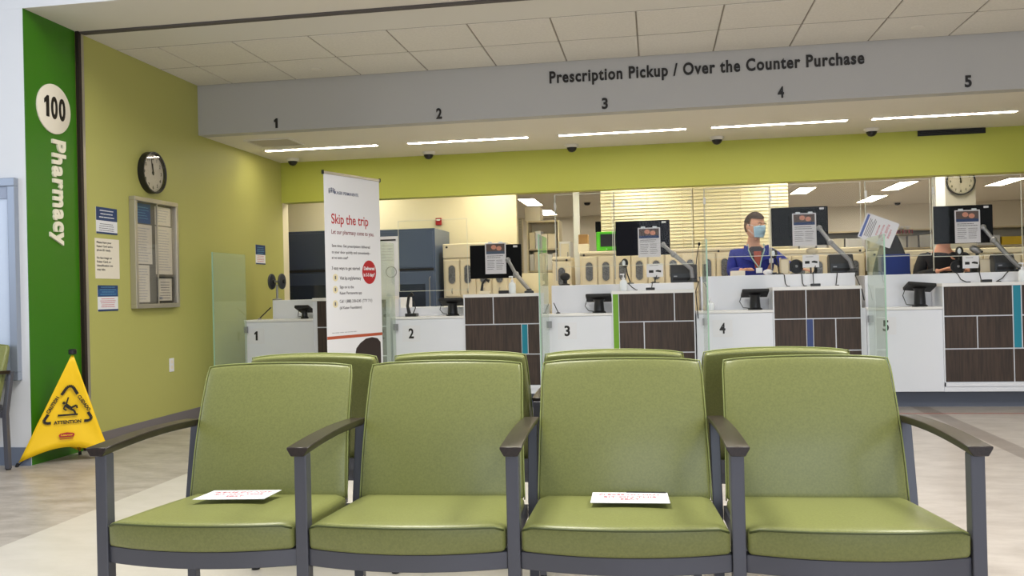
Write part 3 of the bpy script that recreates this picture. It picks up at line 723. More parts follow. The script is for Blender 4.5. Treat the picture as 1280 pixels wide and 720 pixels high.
# ------------------------------------------------------------------ service counters
YC = 7.85
LED = [(-3.908,-3.207),(-2.434,-1.745),(-1.026,-.39),(.346,1.002),(1.772,2.382)]
PAN = [(-3.207,-2.45),(-1.745,-1.04),(-.39,.336),(1.002,1.732),(2.382,3.10)]
RIS = [1.045,.945,1.122,1.172,1.145]
ZL, ZT = .862, 1.058
PL = [  # wood panels and strips per station: (x0,x1,z0,z1,mat)
 [(-3.165,-2.80,.785,1.035,'w'),(-2.79,-2.49,.785,1.035,'w'),(-3.165,-2.70,.51,.775,'w'),(-2.69,-2.49,.51,.775,'w'),(-3.165,-2.49,.225,.50,'w')],
 [(-1.735,-1.475,.785,1.042,'w'),(-1.465,-1.05,.785,1.042,'w'),(-1.735,-1.217,.51,.775,'w'),(-1.210,-1.160,.51,.775,'t'),(-1.153,-1.05,.51,.775,'w'),(-1.735,-1.40,.225,.50,'w'),(-1.39,-1.05,.225,.50,'w')],
 [(-.384,-.333,.225,1.042,'l'),(-.326,.154,.785,1.042,'w'),(.164,.326,.785,1.042,'w'),(-.326,-.115,.51,.775,'w'),(-.105,.326,.51,.775,'w'),(-.326,.20,.225,.50,'w'),(.21,.326,.225,.50,'w')],
 [(1.012,1.273,.785,1.042,'w'),(1.283,1.722,.785,1.042,'w'),(1.012,1.273,.51,.775,'w'),(1.280,1.330,.51,.775,'n'),(1.337,1.513,.51,.775,'w'),(1.523,1.722,.51,.775,'w'),(1.012,1.50,.225,.50,'w'),(1.51,1.722,.225,.50,'w')],
 [(2.394,2.925,.785,1.042,'w'),(2.935,2.992,.51,1.042,'t'),(3.002,3.085,.785,1.042,'w'),(2.394,2.646,.51,.775,'w'),(2.656,2.925,.51,.775,'w'),(3.002,3.085,.51,.775,'w'),(2.394,2.925,.228,.50,'w'),(2.935,3.085,.228,.50,'w')]]
MM = {'w':M_wood,'t':M_teal,'n':M_navy,'l':M_lime}; NMM = {'w':'wood_panel','t':'accent_strip','n':'accent_strip','l':'accent_strip'}
desc = ['partly hidden by the banner','with a teal strip, right of the banner','with a lime green edge strip','with a navy strip, before the man in blue','with a teal strip, at the right edge']
NX = [-2.434,-1.026,.346,1.772,4.9]
for n in range(5):
    a,b = LED[n]; c,d = PAN[n]; zr = RIS[n]
    sc = thing('service_counter', 'white and dark wood service counter, %s' % desc[n], 'counter', ((a+d)/2,YC,0), 'service counter stations')
    MB().box(a+.002,b,YC+.004,8.14,.145,ZL-.022).build('front_panel', M_lam, sc, bevel=.002)
    MB().box(a,b+.0,YC-.006,8.145,ZL-.021,ZL).build('ledge', M_lamtop, sc, bevel=.003)
    MB().box(c,d,YC,8.14,.145,ZT-.03).build('panel_box', M_lam, sc)
    MB().box(c-.004,d+.004,YC-.012,8.14,ZT-.029,ZT).build('panel_top', M_lamtop, sc, bevel=.003)
    MB().box(c,c+.009,YC-.010,YC-.0005,.19,ZT-.03).box(d-.009,d,YC-.010,YC-.0005,.19,ZT-.03).box(c,d,YC-.010,YC-.0005,.19,.222).build('panel_frame', M_lam, sc)
    for q in PL[n]: MB().box(q[0],q[1],YC-.007,YC-.0005,q[2],q[3]).build(NMM[q[4]], MM[q[4]], sc, bevel=.0015, seg=1)
    MB().box(a,NX[n],8.0,8.14,.0,.144).build('toe_kick', M_kick, sc)
    if n == 1: MB().box(a,d+.01,8.146,8.60,0,zr).build('riser', M_lam, sc, bevel=.004)
    else: MB().box((-3.75 if n==0 else a+.06),min(NX[n],d+.02),8.146,8.55,0,zr).build('riser', M_lam, sc, bevel=.004)
    if n < 4 and NX[n]-d > .02: MB().box(d+.001,NX[n]-.001,YC+.01,8.14,.145,ZL).build('filler_panel', M_lam, sc)
    if n == 4: MB().box(d+.005,4.9,YC+.004,8.14,.145,ZL).build('end_panel', M_lam, sc)
    # number sticker
    nx = (-3.789,-2.252,-.797,.569,1.925)[n]; nz = .708
    st = thing('station_label', 'white sticker with black numeral %s on a white counter front' % ('one','two','three','four','five')[n], 'label', (nx,YC,nz), 'number stickers on counter fronts')
    MB().box(nx-.085,nx+.085,YC+.001,YC+.0035,nz-.075,nz+.075).build('sticker', M_paper, st)
    (one(MB(),(nx,YC+.0008,nz-.042),*RY,.046,.088,.0012) if n==0 else MB().text(str(n+1), (nx,YC+.0008,nz-.042), *RY, height=.088, width=.050, bold=.03, t=.0012, align='C')).build('numeral', M_lett, st)
    # divider glass
    dx = (-3.88,-2.40,-.962,.412,1.79)[n]; ztop = (1.49,1.55,1.55,1.46,1.46)[n]; y0 = (7.21,7.30,7.26,7.20,7.28)[n]
    dv = thing('glass_divider', 'upright glass divider at the left side of %s' % STN[n], 'glass screen', (dx,y0,.25), 'glass dividers between stations')
    MB().box(dx-.005,dx+.005,y0+.0061,YC-.014,.25,ztop).build('pane', G_div, dv)
    MB().box(dx-.0055,dx+.0055,y0,y0+.006,.25,ztop).build('polished_edge', G_edge, dv)
    MB().box(dx-.012,dx+.03 if n else dx+.02,YC-.04,YC-.0145,.74,.80).build('clamp', M_grey, dv)
# upper screens
YS = 7.93
SCR = [(-2.38,-1.715,1.10,1.765,'low clear screen beside the banner, left of the first monitor'),
       (-.895,-.372,1.285,1.95,'clear screen at the left half of the middle station'),(-.362,.335,1.285,1.955,'clear screen before the navy monitor of the middle station'),
       (.44,.995,1.335,1.95,'clear screen right in front of the man in blue'),(1.005,1.765,1.335,1.955,'clear screen before the monitor right of the man in blue'),
       (1.80,2.33,1.30,1.955,'clear screen carrying the tilted taped sheet'),(2.345,3.05,1.285,1.96,'clear screen at the right edge before the person in black')]
for k,(a,b,z0,z1,l) in enumerate(SCR):
    s_ = thing('clear_screen', l, 'glass screen', (a,YS,z0), 'clear screens over the counter')
    MB().box(a+.0041,b-.0041,YS-.003,YS+.003,z0+.0041,z1-.0041).build('pane', G_pane, s_)
    MB().box(a,a+.004,YS-.003,YS+.003,z0,z1).box(b-.004,b,YS-.003,YS+.003,z0,z1).box(a+.004,b-.004,YS-.003,YS+.003,z0,z0+.004).box(a+.004,b-.004,YS-.003,YS+.003,z1-.004,z1).build('polished_edge', mat('screen_edge',(222,222,206),.2), s_)
    if z0 > 1.2:
        for x in (a+.004,): MB().tube([(x,YS+.012,ZT if False else z0-.12),(x,YS+.012,z1+.0)], .006, 8).build('post', M_alu, s_)
        MB().box(a-.004,a+.016,YS-.008,YS+.008,z1-.14,z1-.08).build('clip', M_alu, s_)
# taped sheet
ts = thing('taped_sheet', 'tilted white sheet with blue band and red text taped on glass', 'notice', (1.875,7.915,1.52))
c = at(1098,288,Y=7.915); rv = (at(1122,279,Y=7.915)-at(1083,265,Y=7.915)).normalized(); rv.y = 0; rv.normalize(); uv = Vector((-rv.z,0,rv.x)); ww,hh_ = .285,.225
MB().slab(c-rv*ww/2-uv*hh_/2, rv, uv, ww, hh_, .001).build('sheet', M_paper, ts)
nv = rv.cross(uv)
MB().slab(c-rv*(ww/2-.012)-uv*(hh_/2-.012)+nv*.0011, rv, uv, .020, hh_-.024, .0005).build('blue_band', mat('sheet_blue',(92,110,170),.6), ts)
q = MB()
for k in range(5): q.slab(c-rv*(ww/2-.045-k*.013)-uv*(hh_/2-.03)+nv*.0011, rv, uv, .005, hh_-.06-random.random()*.03, .0005)
q.build('fine_print', M_inkg, ts)
tx = MB()
for k,(l,h,w_) in enumerate((('MASKS',.014,.09),('REQUIRED',.014,.12),('PLEASE WAIT',.022,.15),('HERE',.018,.08))):
    tx.text(l, c+rv*(-.012+k*.033)+nv*.0011, -uv, rv, height=h*.9, width=w_, bold=.01, t=.0005, align='C')
tx.build('red_print', M_pink, ts)

# ------------------------------------------------------------------ things on the counters
def pt(x,y,Y): return at(x,y,Y=Y)
# signature pads
for n,(px,py0,py1,tilt) in enumerate(((381,384,400,.0),(566,375,396,0),(749,370,391,0),(944,364,387,0),(1150,356,384,.10))):
    b = pt(px,py1,8.0); zt = pt(px,py0,8.0).z; z = ZL+.0005; x = b.x; k = 1 if n != 0 else .62
    g = thing('signature_pad', 'black signature pad on a pedestal on the ledge of %s' % STN[n], 'card terminal', (x,8.0,z), 'signature pads on the ledges')
    MB().lathe([(.062*k,0),(.062*k,.010),(.048*k,.020),(.042*k,zt-z-.05),(.055*k,zt-z-.03)], (x,8.0,z), 'Z', 16).build('pedestal', M_black, g, smooth='auto')
    mb = MB(); mb.M = Matrix.Translation((x,8.0,zt-.012))@Matrix.Rotation(tilt,4,'Y')@Matrix.Rotation(-.32,4,'X')
    mb.box(-.115*k,.115*k,-.085,.085,-.020,.010).build('tablet', M_soft, g, bevel=.008)
    mb = MB(); mb.M = Matrix.Translation((x,8.0,zt-.012))@Matrix.Rotation(tilt,4,'Y')@Matrix.Rotation(-.32,4,'X')
    mb.box(-.085*k,.085*k,-.06,.06,.0105,.012).build('screen', M_scr, g)
    MB().tube([(x-.11*k,8.02,zt-.03),(x-.13*k,8.03,zt-.09),(x-.10*k,8.04,z+.02),(x-.04*k,8.05,z+.012)], .0035, 6).build('cable', M_soft, g)
# monitors with backs to us
def monitor(n, x0,y0,x1,y1, Y, m, label):
    a = pt(x0,y0,Y); b = pt(x1,y1,Y); 
    g = thing('monitor', label, 'monitor', ((a.x+b.x)/2,Y,b.z), 'monitors on arms behind the counter')
    MB().box(a.x,b.x,Y,Y+.03,b.z,a.z).build('casing', m, g, bevel=.006)
    MB().box((a.x+b.x)/2-.10,(a.x+b.x)/2+.10,Y-.022,Y-.0005,(a.z+b.z)/2-.10,(a.z+b.z)/2+.10).build('rear_housing', m, g, bevel=.01)
    MB().box(a.x+.012,b.x-.012,Y+.0305,Y+.032,b.z+.015,a.z-.012).build('screen', M_scr, g)
    MB().box(b.x-.075,b.x-.035,Y-.002,Y-.0003,a.z-.030,a.z-.012).build('asset_sticker', M_paper, g)
    return g
MON = [(587,307,652,347,'black monitor back with a flyer at station 2'),(769,277,838,318,'dark navy monitor back with a flyer at station 3'),(964,260,1036,306,'black monitor back with a flyer, right of the man in blue'),(1167,258,1242,303,'black monitor back with a flyer at station 5, hiding a person')]
FLY = [(606,304,633,342),(797,285,826,321),(990,267,1021,307),(1193,263,1226,303)]
for n,(x0,y0,x1,y1,l) in enumerate(MON):
    MG = globals().setdefault('MGS',[]); gm = monitor(n,x0,y0,x1,y1,8.32,(M_scr if n!=1 else mat('navy_black_plastic',(13,12,24),.6,spec=.12)),l); MG.append(gm)
    f0 = pt(FLY[n][0],FLY[n][1],8.29); f1 = pt(FLY[n][2],FLY[n][3],8.29); wd = f1.x-f0.x; ht = f0.z-f1.z; Y = 8.292
    f = thing('flyer', 'printed flyer with a photo hung on the monitor back at %s' % STN[n+1], 'flyer', (f0.x,Y,f1.z), 'flyers hung on the monitor backs')
    MB().box(f0.x,f1.x,Y-.0012,Y,f1.z,f0.z).build('sheet', mat('flyer_paper',(214,212,218),.7), f)
    MB().box(f0.x+.012,f1.x-.012,Y-.0018,Y-.0013,f1.z+ht*.68,f0.z-.010).build('photo', mat('flyer_photo',(90,74,70),.6), f)
    q = MB()
    for k in range(2): q.prism([(wd*(.42+.25*k)+.026*math.cos(2*PI*i/12),ht*.86-k*.012+.022*math.sin(2*PI*i/12)) for i in range(12)], (f0.x,Y-.0018,f1.z), *RY, .0004)
    q.build('photo_faces', mat('flyer_face',(206,140,118),.6), f)
    MB().box(f0.x+.012,f1.x-.012,Y-.0024,Y-.0019,f1.z+ht*.64,f1.z+ht*.73).build('blue_band', M_nblue if n!=0 else mat('slate_print',(70,84,104),.6), f)
    q = MB(); linebars(q,(f0.x+.02,Y-.0013,f1.z+ht*.57),*RY,wd-.04,2,.016,.006); linebars(q,(f0.x+.02,Y-.0013,f1.z+ht*.43),*RY,wd*.38,6,.017,.005); linebars(q,(f0.x+wd*.53,Y-.0013,f1.z+ht*.43),*RY,wd*.38,6,.017,.005)
    q.build('print', M_inkg, f)
    MB().box(f0.x+.03,f0.x+.07,Y-.006,Y-.0013,f0.z-.004,f0.z+.012).box(f1.x-.07,f1.x-.03,Y-.006,Y-.0013,f0.z-.004,f0.z+.012).build('clip', M_clear, f)
# articulated arms
ARM = [((622,337),(640,352),(664,367),(650,367),1),((822,290),(838,300),(862,352),(862,352),2),((1012,284),(1040,296),(1068,340),(1068,340),3),((1208,274),(1234,292),(1272,341),(1272,341),4)]
ARMP = [[(635,325),(645,343),(668,368)],[(829,306),(842,318),(864,336),(866,354)],[(1024,285),(1038,303),(1062,325),(1066,341)],[(1229,284),(1242,300),(1262,322),(1276,341)]]
for n,pp in enumerate(ARMP):
    Ys = [8.29,8.24,8.24,8.25][:len(pp)] if n else [8.29,8.24,8.30]
    P_ = [pt(x,y,q) for (x,y),q in zip(pp,Ys)]; zr = RIS[n+1] if n else ZT
    P_[-1].z = zr+.03; 
    if n == 0: P_[-1].y = 8.09; P_[-1].x -= .02
    g = MB().tube([P_[0],P_[1]], .017, 10).build('monitor_arm', M_grey, MGS[n], smooth='auto')
    MB().tube(P_[1:], [.022]+[.019]*(len(P_)-2), 10).build('lower_arm', M_grey, g, smooth='auto')
    MB().ell(P_[1],(.030,.030,.030)).build('joint', M_grey, g, smooth=True)
    MB().ell(P_[0],(.026,.022,.026)).build('joint', M_grey, g, smooth=True)
    q = P_[-1]; MB().lathe([(.045,-.0295),(.045,-.012),(.026,-.004),(.022,.01)], q, 'Z', 16).build('base', M_dark, g, smooth='auto')
# label printers
for n,(x0,y0,x1,y1,l) in ((2,(838,331,872,354,'black label printer beside the monitor arm of station 3')),(3,(1037,318,1068,341,'black label printer right of the round device at station 4')),(4,(1243,317,1270,341,'black boxy label printer under the arm at station 5'))):
    a = pt(x0,y0,8.34); b = pt(x1,y1,8.34); z = RIS[n]+.0005
    g = thing('label_printer', l, 'printer', ((a.x+b.x)/2,8.42,z), 'label printers on the counter')
    mb = MB(); h = max(.10,a.z-z)
    mb.prism([(0,0),(.13,0),(.13,h*.86),(.10,h),(.04,h),(0,h*.5)], (b.x,8.34,z), (0,1,0), (0,0,1), -(b.x-a.x)); mb.build('body', M_dark, g, bevel=.008)
    MB().box(a.x+.02,b.x-.02,8.332,8.338,z+.02,z+.045).build('slot', M_soft, g)
    MB().box(a.x+.03,a.x+.06,8.333,8.345,z+.055,z+.065).build('button', M_grey, g)
# beige boxes beside printers
for x0,y0,x1,y1,n,l in ((975,322,987,342,3,'beige paper tray leaning beside the round device at station 4'),(1224,322,1241,341,4,'beige desk organiser between sign and printer at station 5'),(843,322,860,331,2,'x')):
    if l == 'x': continue
    OY = 8.24 if n==3 else 8.44
    a = pt(x0,y0,OY); b = pt(x1,y1,OY); z = RIS[n]+.0005
    g = thing('desk_organiser', l, 'organiser', ((a.x+b.x)/2,8.45,z)); MB().box(a.x,b.x,OY,OY+.06,z,z+.012).box(a.x,a.x+.01,OY,OY+.06,z+.012,a.z).box(b.x-.01,b.x,OY,OY+.06,z+.012,a.z).box(a.x+.0105,b.x-.0105,OY+.05,OY+.06,z+.012,a.z-.01).build('body', M_beige2, g, bevel=.002)
    MB().box(a.x+.0105,b.x-.0105,OY+.01,OY+.015,z+.0125,a.z-.02).build('divider', M_beige, g)
# small white pictogram signs
for x0,y0,x1,y1,n in ((808,330,829,346,2),(1003,319,1024,334,3),(1203,320,1224,335,4)):
    a = pt(x0,y0,8.24); b = pt(x1,y1,8.24); z = RIS[n]+.0005; Y = 8.24
    g = thing('counter_sign', 'small white card with two black marks standing on %s' % STN[n], 'sign', ((a.x+b.x)/2,Y,z), 'small white cards on the counter')
    MB().box(a.x,b.x,Y-.001,Y+.002,b.z,a.z).build('card', M_paper, g)
    wd = b.x-a.x; zc = (a.z+b.z)/2-.008
    MB().box(a.x+wd*.14,a.x+wd*.42,Y-.0022,Y-.0012,zc-.014,zc+.010).build('mark', M_ink, g)
    MB().prism([(0,0),(.05,-.008),(.05,.010),(.02,.016),(0,.010)], (a.x+wd*.55,Y-.0012,zc-.004), *RY, .001).build('mark', M_ink, g)
    linebars(MB(),(a.x+wd*.2,Y-.0012,a.z-.018),*RY,wd*.6,1,.01,.004).build('print', M_inkg, g)
    mb = MB(); mb.box((a.x+b.x)/2-.006,(a.x+b.x)/2+.006,Y+.0021,Y+.01,z,b.z+.03).box((a.x+b.x)/2-.04,(a.x+b.x)/2+.04,Y-.02,Y+.04,z,z+.008); mb.build('stand', M_black, g)
# gooseneck scanners / microphones
def goose(n, pts, Y, label, head='scan'):
    P_ = [pt(x,y,Y) for x,y in pts]; z = (RIS[n] if n>=0 else ZT)+.0005; P_[0].z = z+.012
    g = thing('gooseneck_scanner' if head=='scan' else 'gooseneck_microphone', label, 'scanner' if head=='scan' else 'microphone', (P_[0].x,P_[0].y,z))
    MB().lathe([(.035,0),(.035,.008),(.015,.014)], (P_[0].x,P_[0].y,z), 'Z', 14).build('base', M_black, g)
    MB().tube(P_, .004 if head!='scan' else .006, 8).build('neck', M_black, g, smooth='auto')
    if head == 'scan':
        MB().ell(P_[-1]+Vector((-.008,-.01,.008)),(.034,.03,.045)).build('head', M_black, g, smooth=True)
        MB().ell(P_[-1]+Vector((-.016,-.036,.008)),(.017,.008,.026)).build('window', M_clear, g, smooth=True)
    else: MB().ell(P_[-1],(.012,.012,.018)).build('head', M_soft, g, smooth=True)
goose(2,[(788,356),(784,342),(782,330)],8.38,'black and white scanner on a bent neck behind station 3')
goose(3,[(974,344),(972,330),(968,318)],8.22,'black and white scanner on a neck beside the man in blue')
goose(4,[(1193,342),(1198,328),(1200,315)],8.45,'small scanner on a neck under the monitor at station 5')
goose(2,[(868,352),(871,322),(874,305)],8.51,'thin gooseneck microphone left of the glass divider of station 4','mic')
# desk fans (round black)
for x,y,n,l,r in ((995,333,3,'round black desk fan between the man in blue and the white card',.062),(1197,333,4,'round black desk fan before the person in black',.060)):
    c = pt(x,y,8.33); z = RIS[n]+.0005
    g = thing('desk_fan', l, 'fan', (c.x,8.36,z), 'round black desk fans')
    MB().lathe([(.05,0),(.05,.008),(.012,.015),(.012,c.z-z-r+.01)], (c.x,8.37,z), 'Z', 16).build('stand', M_black, g)
    for rr in (r,r*.75,r*.5): 
        P_ = [(c.x+rr*math.cos(2*PI*k/28),8.315+(r-rr)*-.15,c.z+rr*math.sin(2*PI*k/28)) for k in range(29)]; MB().tube(P_, .003, 6).build('guard_ring', M_soft, g)
    MB().lathe([(r*.96,.0),(r*.96,.022),(r*.5,.05)], (c.x,8.325,c.z), 'Y', 24).build('housing', M_black, g, smooth='auto')
    MB().ell((c.x,8.305,c.z),(.012,.008,.012)).build('hub', M_grey, g, smooth=True)
# station 1 double fan seen edge on (two dark discs on a stand)
c = pt(345,352,8.42); z = RIS[0]+.0005
g = thing('desk_fan', 'dark two-headed desk fan seen side-on at station 1', 'fan', (c.x,8.42,z), 'round black desk fans')
MB().lathe([(.05,0),(.05,.01),(.012,.02),(.012,c.z-z-.03)], (c.x+.01,8.42,z), 'Z', 14).build('stand', M_grey, g)
for dx in (-.055,.055):
    MB().lathe([(.03,-.016),(.078,-.010),(.082,0),(.078,.010),(.03,.016)], (c.x+.01+dx,8.42,c.z), 'X', 24).build('fan_head', M_dark, g, smooth='auto')
    MB().lathe([(.022,-.03),(.022,.03)], (c.x+.01+dx,8.42,c.z), 'X', 12).build('hub', M_black, g)
MB().tube([(c.x-.025,8.42,c.z),(c.x+.045,8.42,c.z)], .012, 8).build('crossbar', M_grey, g)
a = pt(341,328,8.5)
# desk phones / handheld white scanners
for x,y,n,l in ((1015,314,3,'cream handheld scanner behind the white card at station 4'),(1219,312,4,'grey handheld scanner tilted above the white card at station 5')):
    c = pt(x,y,8.34); z = RIS[n]+.0005
    g = thing('handheld_scanner', l, 'scanner', (c.x,8.34,z))
    mb = MB(); R_ = Matrix.Rotation(.5 if n==4 else .1,3,'Y')
    mb.ell(c,(.055,.04,.032),R=R_); mb.build('head', M_beige2 if n==3 else M_grey, g, smooth=True)
    MB().tube([c+Vector((.02,.02,-.01)),(c.x+.035,8.37,z+.03),(c.x+.03,8.37,z)], .014, 8).build('handle', M_black, g, smooth='auto')
# sanitiser bottles
for x,y0,y1,n,l in ((640,345,367,1,'clear sanitiser pump bottle in front of the monitor at station 2'),(779,342,363,2,'white sanitiser pump bottle left of the white card at station 3'),(1278,328,353,4,'white sanitiser pump bottle at the right edge on station 5'),(888,372,388,3,'clear pump bottle on the ledge of station 4 behind the divider')):
    yy = 8.0 if n!=3 else 8.02; t_ = pt(x,y0,yy); z = (ZT if n!=3 else ZL)+.0005; H_ = t_.z-z
    g = thing('sanitiser_bottle', l, 'bottle', (t_.x,yy,z), 'sanitiser pump bottles')
    MB().lathe([(.030,0),(.034,.006),(.034,H_*.50),(.026,H_*.60),(.012,H_*.66)], (t_.x,yy,z), 'Z', 16).build('body', M_clear, g, smooth='auto')
    MB().lathe([(.014,H_*.66),(.014,H_*.76),(.005,H_*.77),(.005,H_*.92)], (t_.x,yy,z), 'Z', 12).build('pump', M_paper, g, smooth='auto')
    MB().box(t_.x-.030,t_.x+.010,yy-.008,yy+.008,z+H_*.92,z+H_).build('spout', M_paper, g, bevel=.003)
# small black boxes on the counter edge with cables
for x,n,pp in ((813,2,[(800,362),(808,352),(817,343)]),(1017,3,[(1019,356),(1018,340),(1023,330)]),(1228,4,[(1233,350),(1238,330),(1234,315)])):
    c = pt(x,360,8.0); z = ZT+.0005
    g = thing('cable_receiver', 'small black receiver box on the counter edge at %s' % STN[n], 'receiver', (c.x,7.9,z), 'black receivers on the counter edge')
    MB().box(c.x-.04,c.x+.04,7.885,7.93,z,z+.024).build('body', M_black, g, bevel=.004)
    zt = RIS[n]+.012
    MB().tube([(c.x,7.931,z+.012),(c.x+.01,8.05,z+.014),(c.x+.02,8.13,zt),(c.x+.04,8.2,zt),(c.x+.06,8.23,zt+.06)], .004, 6).build('cable', M_soft, g)
# loose cables draped over counters
def cable(P_, l): tag(MB().tube(P_, .0042, 6).build('cable', M_soft, smooth='auto'), l, 'cable')
for x0,x1,n,l in ((783,795,2,'thin black cable running over the counter top left of the receiver at station 3'),(978,985,3,'black cable crossing the white riser before the man in blue'),(1000,1006,3,'thin black cable over the riser between round fan and white card'),(1046,1046,3,'short black cable over the riser right of the receiver at station 4'),(1190,1210,4,'thin black cable over the riser in front of the person in black'),(1262,1248,4,'black cable crossing the riser right of the receiver at station 5')):
    a = pt(x0,345,8.2); b = pt(x1,358,8.06); zr = RIS[n]+.006
    cable([(a.x,8.30,zr),(a.x,8.18,zr),(a.x+(b.x-a.x)*.3,8.136,zr-.012),(a.x+(b.x-a.x)*.6,8.132,ZT+.03),(b.x,8.10,ZT+.006),(b.x+.01,8.03,ZT+.006)], l)
cable([(.39,8.16,1.13),(.375,8.03,1.10),(.35,7.90,1.04),(.352,7.84,.95),(.362,7.83,.80)], 'bundle of black cable hanging beside the right end of station 3')
cable([(1.752,8.20,1.178),(1.750,8.05,1.10),(1.75,7.90,1.02),(1.752,7.835,.93)], 'black cable hanging at the right end of station 4')
# wall telephone handset on ledge of station 2 far left (dark) & st.2 items
g = thing('desk_phone', 'black phone handset standing at the left end of station 2 ledge', 'phone', (-2.29,8.02,ZL))
MB().box(-2.345,-2.235,7.97,8.07,ZL+.0005,ZL+.03).build('base', M_black, g, bevel=.006)
MB().tube([(-2.31,8.0,ZL+.03),(-2.325,8.0,ZL+.10),(-2.31,8.0,ZL+.19),(-2.27,8.0,ZL+.215)], [.018,.014,.014,.02], 8).build('handset', M_soft, g, smooth='auto')
MB().tube([(-2.27,8.0,ZL+.03),(-2.245,7.99,ZL+.08),(-2.26,7.99,ZL+.15)], .005, 6).build('cord', M_soft, g)
g = thing('desk_phone', 'cream desk phone with dark handset under the monitor of station 2', 'phone', (-1.60,8.02,ZT))
c = pt(606,362,8.05); MB().box(c.x-.05,c.x+.05,8.02,8.10,ZT+.0005,ZT+.03).build('base', M_beige, g, bevel=.005)
MB().tube([(c.x-.03,8.05,ZT+.03),(c.x-.02,8.05,ZT+.10),(c.x+.01,8.05,ZT+.135),(c.x+.045,8.05,ZT+.12)], [.014,.010,.012,.018], 8).build('handset', M_black, g, smooth='auto')
o = MB().box(-1.44,-1.345,7.96,8.02,ZT+.0005,ZT+.03).build('stapler_box', M_black, bevel=.006); tag(o, 'small black box on top of station 2 left of the sanitiser', 'box')
c = pt(324,390,8.0)
g = thing('pen_on_chain', 'slanted black and white pen in a holder at station 1', 'pen', (-3.78,8.0,ZL))
MB().tube([(-3.82,8.0,ZL+.01),(-3.70,8.0,ZL+.115)], .006, 6).build('barrel', M_black, g); MB().lathe([(.02,0),(.02,.008),(.008,.014)], (-3.82,8.0,ZL+.0005), 'Z', 12).build('holder', M_grey, g)
for n,x in ((2,-.905),):
    g = thing('pen_on_chain', 'thin black pen leaning in a holder at the left end of %s' % STN[n], 'pen', (x,8.03,ZL))
    MB().tube([(x+.01,8.03,ZL+.01),(x-.03,8.03,ZL+.10)], .005, 6).build('barrel', M_black, g); MB().lathe([(.02,0),(.02,.008),(.008,.014)], (x+.01,8.03,ZL+.0005), 'Z', 12).build('holder', M_dark, g)
# papers / small items on work surface near the man
o = MB().box(.69,.81,8.22,8.38,RIS[3]+.0005,RIS[3]+.045).build('paper_stack', M_papc, bevel=.002); tag(o, 'low cream stack of papers beside the hand of the man in blue', 'papers')
g = thing('tissue_item', 'small white and black item before the lanyard of the man in blue', 'desk item', (1.02,8.28,RIS[3]))
MB().ell((1.02,8.28,RIS[3]+.026),(.045,.03,.026)).build('body', M_paper, g, smooth=True); MB().box(1.055,1.095,8.26,8.30,RIS[3]+.0005,RIS[3]+.022).build('cap', M_black, g, bevel=.003)

# ------------------------------------------------------------------ dispensing cabinets
def cabinet(x0, ncell, ztop, zcell, label, Y=9.9, hgt=.42, w_=.187):
    x1 = x0+ncell*w_+.03
    g = thing('dispensing_cabinet', label, 'cabinet', ((x0+x1)/2,Y,0), 'cream dispensing cabinets')
    MB().box(x0,x1,Y+.02,Y+.5,0,zcell+.02).build('casing', M_beige, g, bevel=.006)
    MB().box(x0,x1,Y,Y+.45,zcell+.021,ztop).build('header', M_beige, g, bevel=.012)
    for k in range(max(2,ncell//2)):
        xx = x0+.05+k*(x1-x0-.1)/max(1,(max(2,ncell//2)-1)); MB().lathe([(.013,0),(.013,-.006)], (xx,Y-.0005,ztop-.04), 'Y', 12).build('stud', M_soft, g)
    proto = None
    for k in range(ncell):
        a = x0+.015+k*w_+.006; b = a+w_-.012; xc = (a+b)/2
        if proto is None:
            d_ = MB().box(a,b,Y-.006,Y+.0195,zcell-hgt,zcell).build('cell_door', M_beige, g, bevel=.008)
            prof = [(.040*math.cos(t_)+0, .062*(1 if math.sin(t_)>0 else -1)+.044*math.sin(t_)) for t_ in [2*PI*i/20+.001 for i in range(20)]]
            MB().prism([(p*1.22,q*1.10) for p,q in prof], (xc,Y-.0065,zcell-.17), *RY, .006).build('window_rim', M_beige2, d_, smooth='auto')
            MB().prism(prof, (xc,Y-.013,zcell-.17), *RY, .003).build('window', M_win, d_)
            MB().tube([(xc,Y-.008,zcell-.335),(xc,Y-.03,zcell-.345),(xc,Y-.03,zcell-.375),(xc,Y-.008,zcell-.385)], .008, 6).build('latch', M_alu, d_, smooth='auto')
            proto = d_
        else:
            c_ = copy_tree(proto, g); c_.location.x += k*w_
    return g
cabinet(-2.44,4,1.65,1.46,'cream dispensing cabinet behind the monitor of station 2, leftmost of its kind')
cabinet(-1.16,1,1.46,1.40,'narrow cream dispensing cabinet seen behind the divider of station 3')
cabinet(-.845,11,1.51,1.45,'long cream dispensing cabinet under the blinds behind station 3 and the man in blue')
cabinet(1.27,5,1.47,1.39,'cream dispensing cabinet behind the monitor of station 4')
cabinet(2.28,9,1.42,1.34,'cream dispensing cabinet behind the person in black')

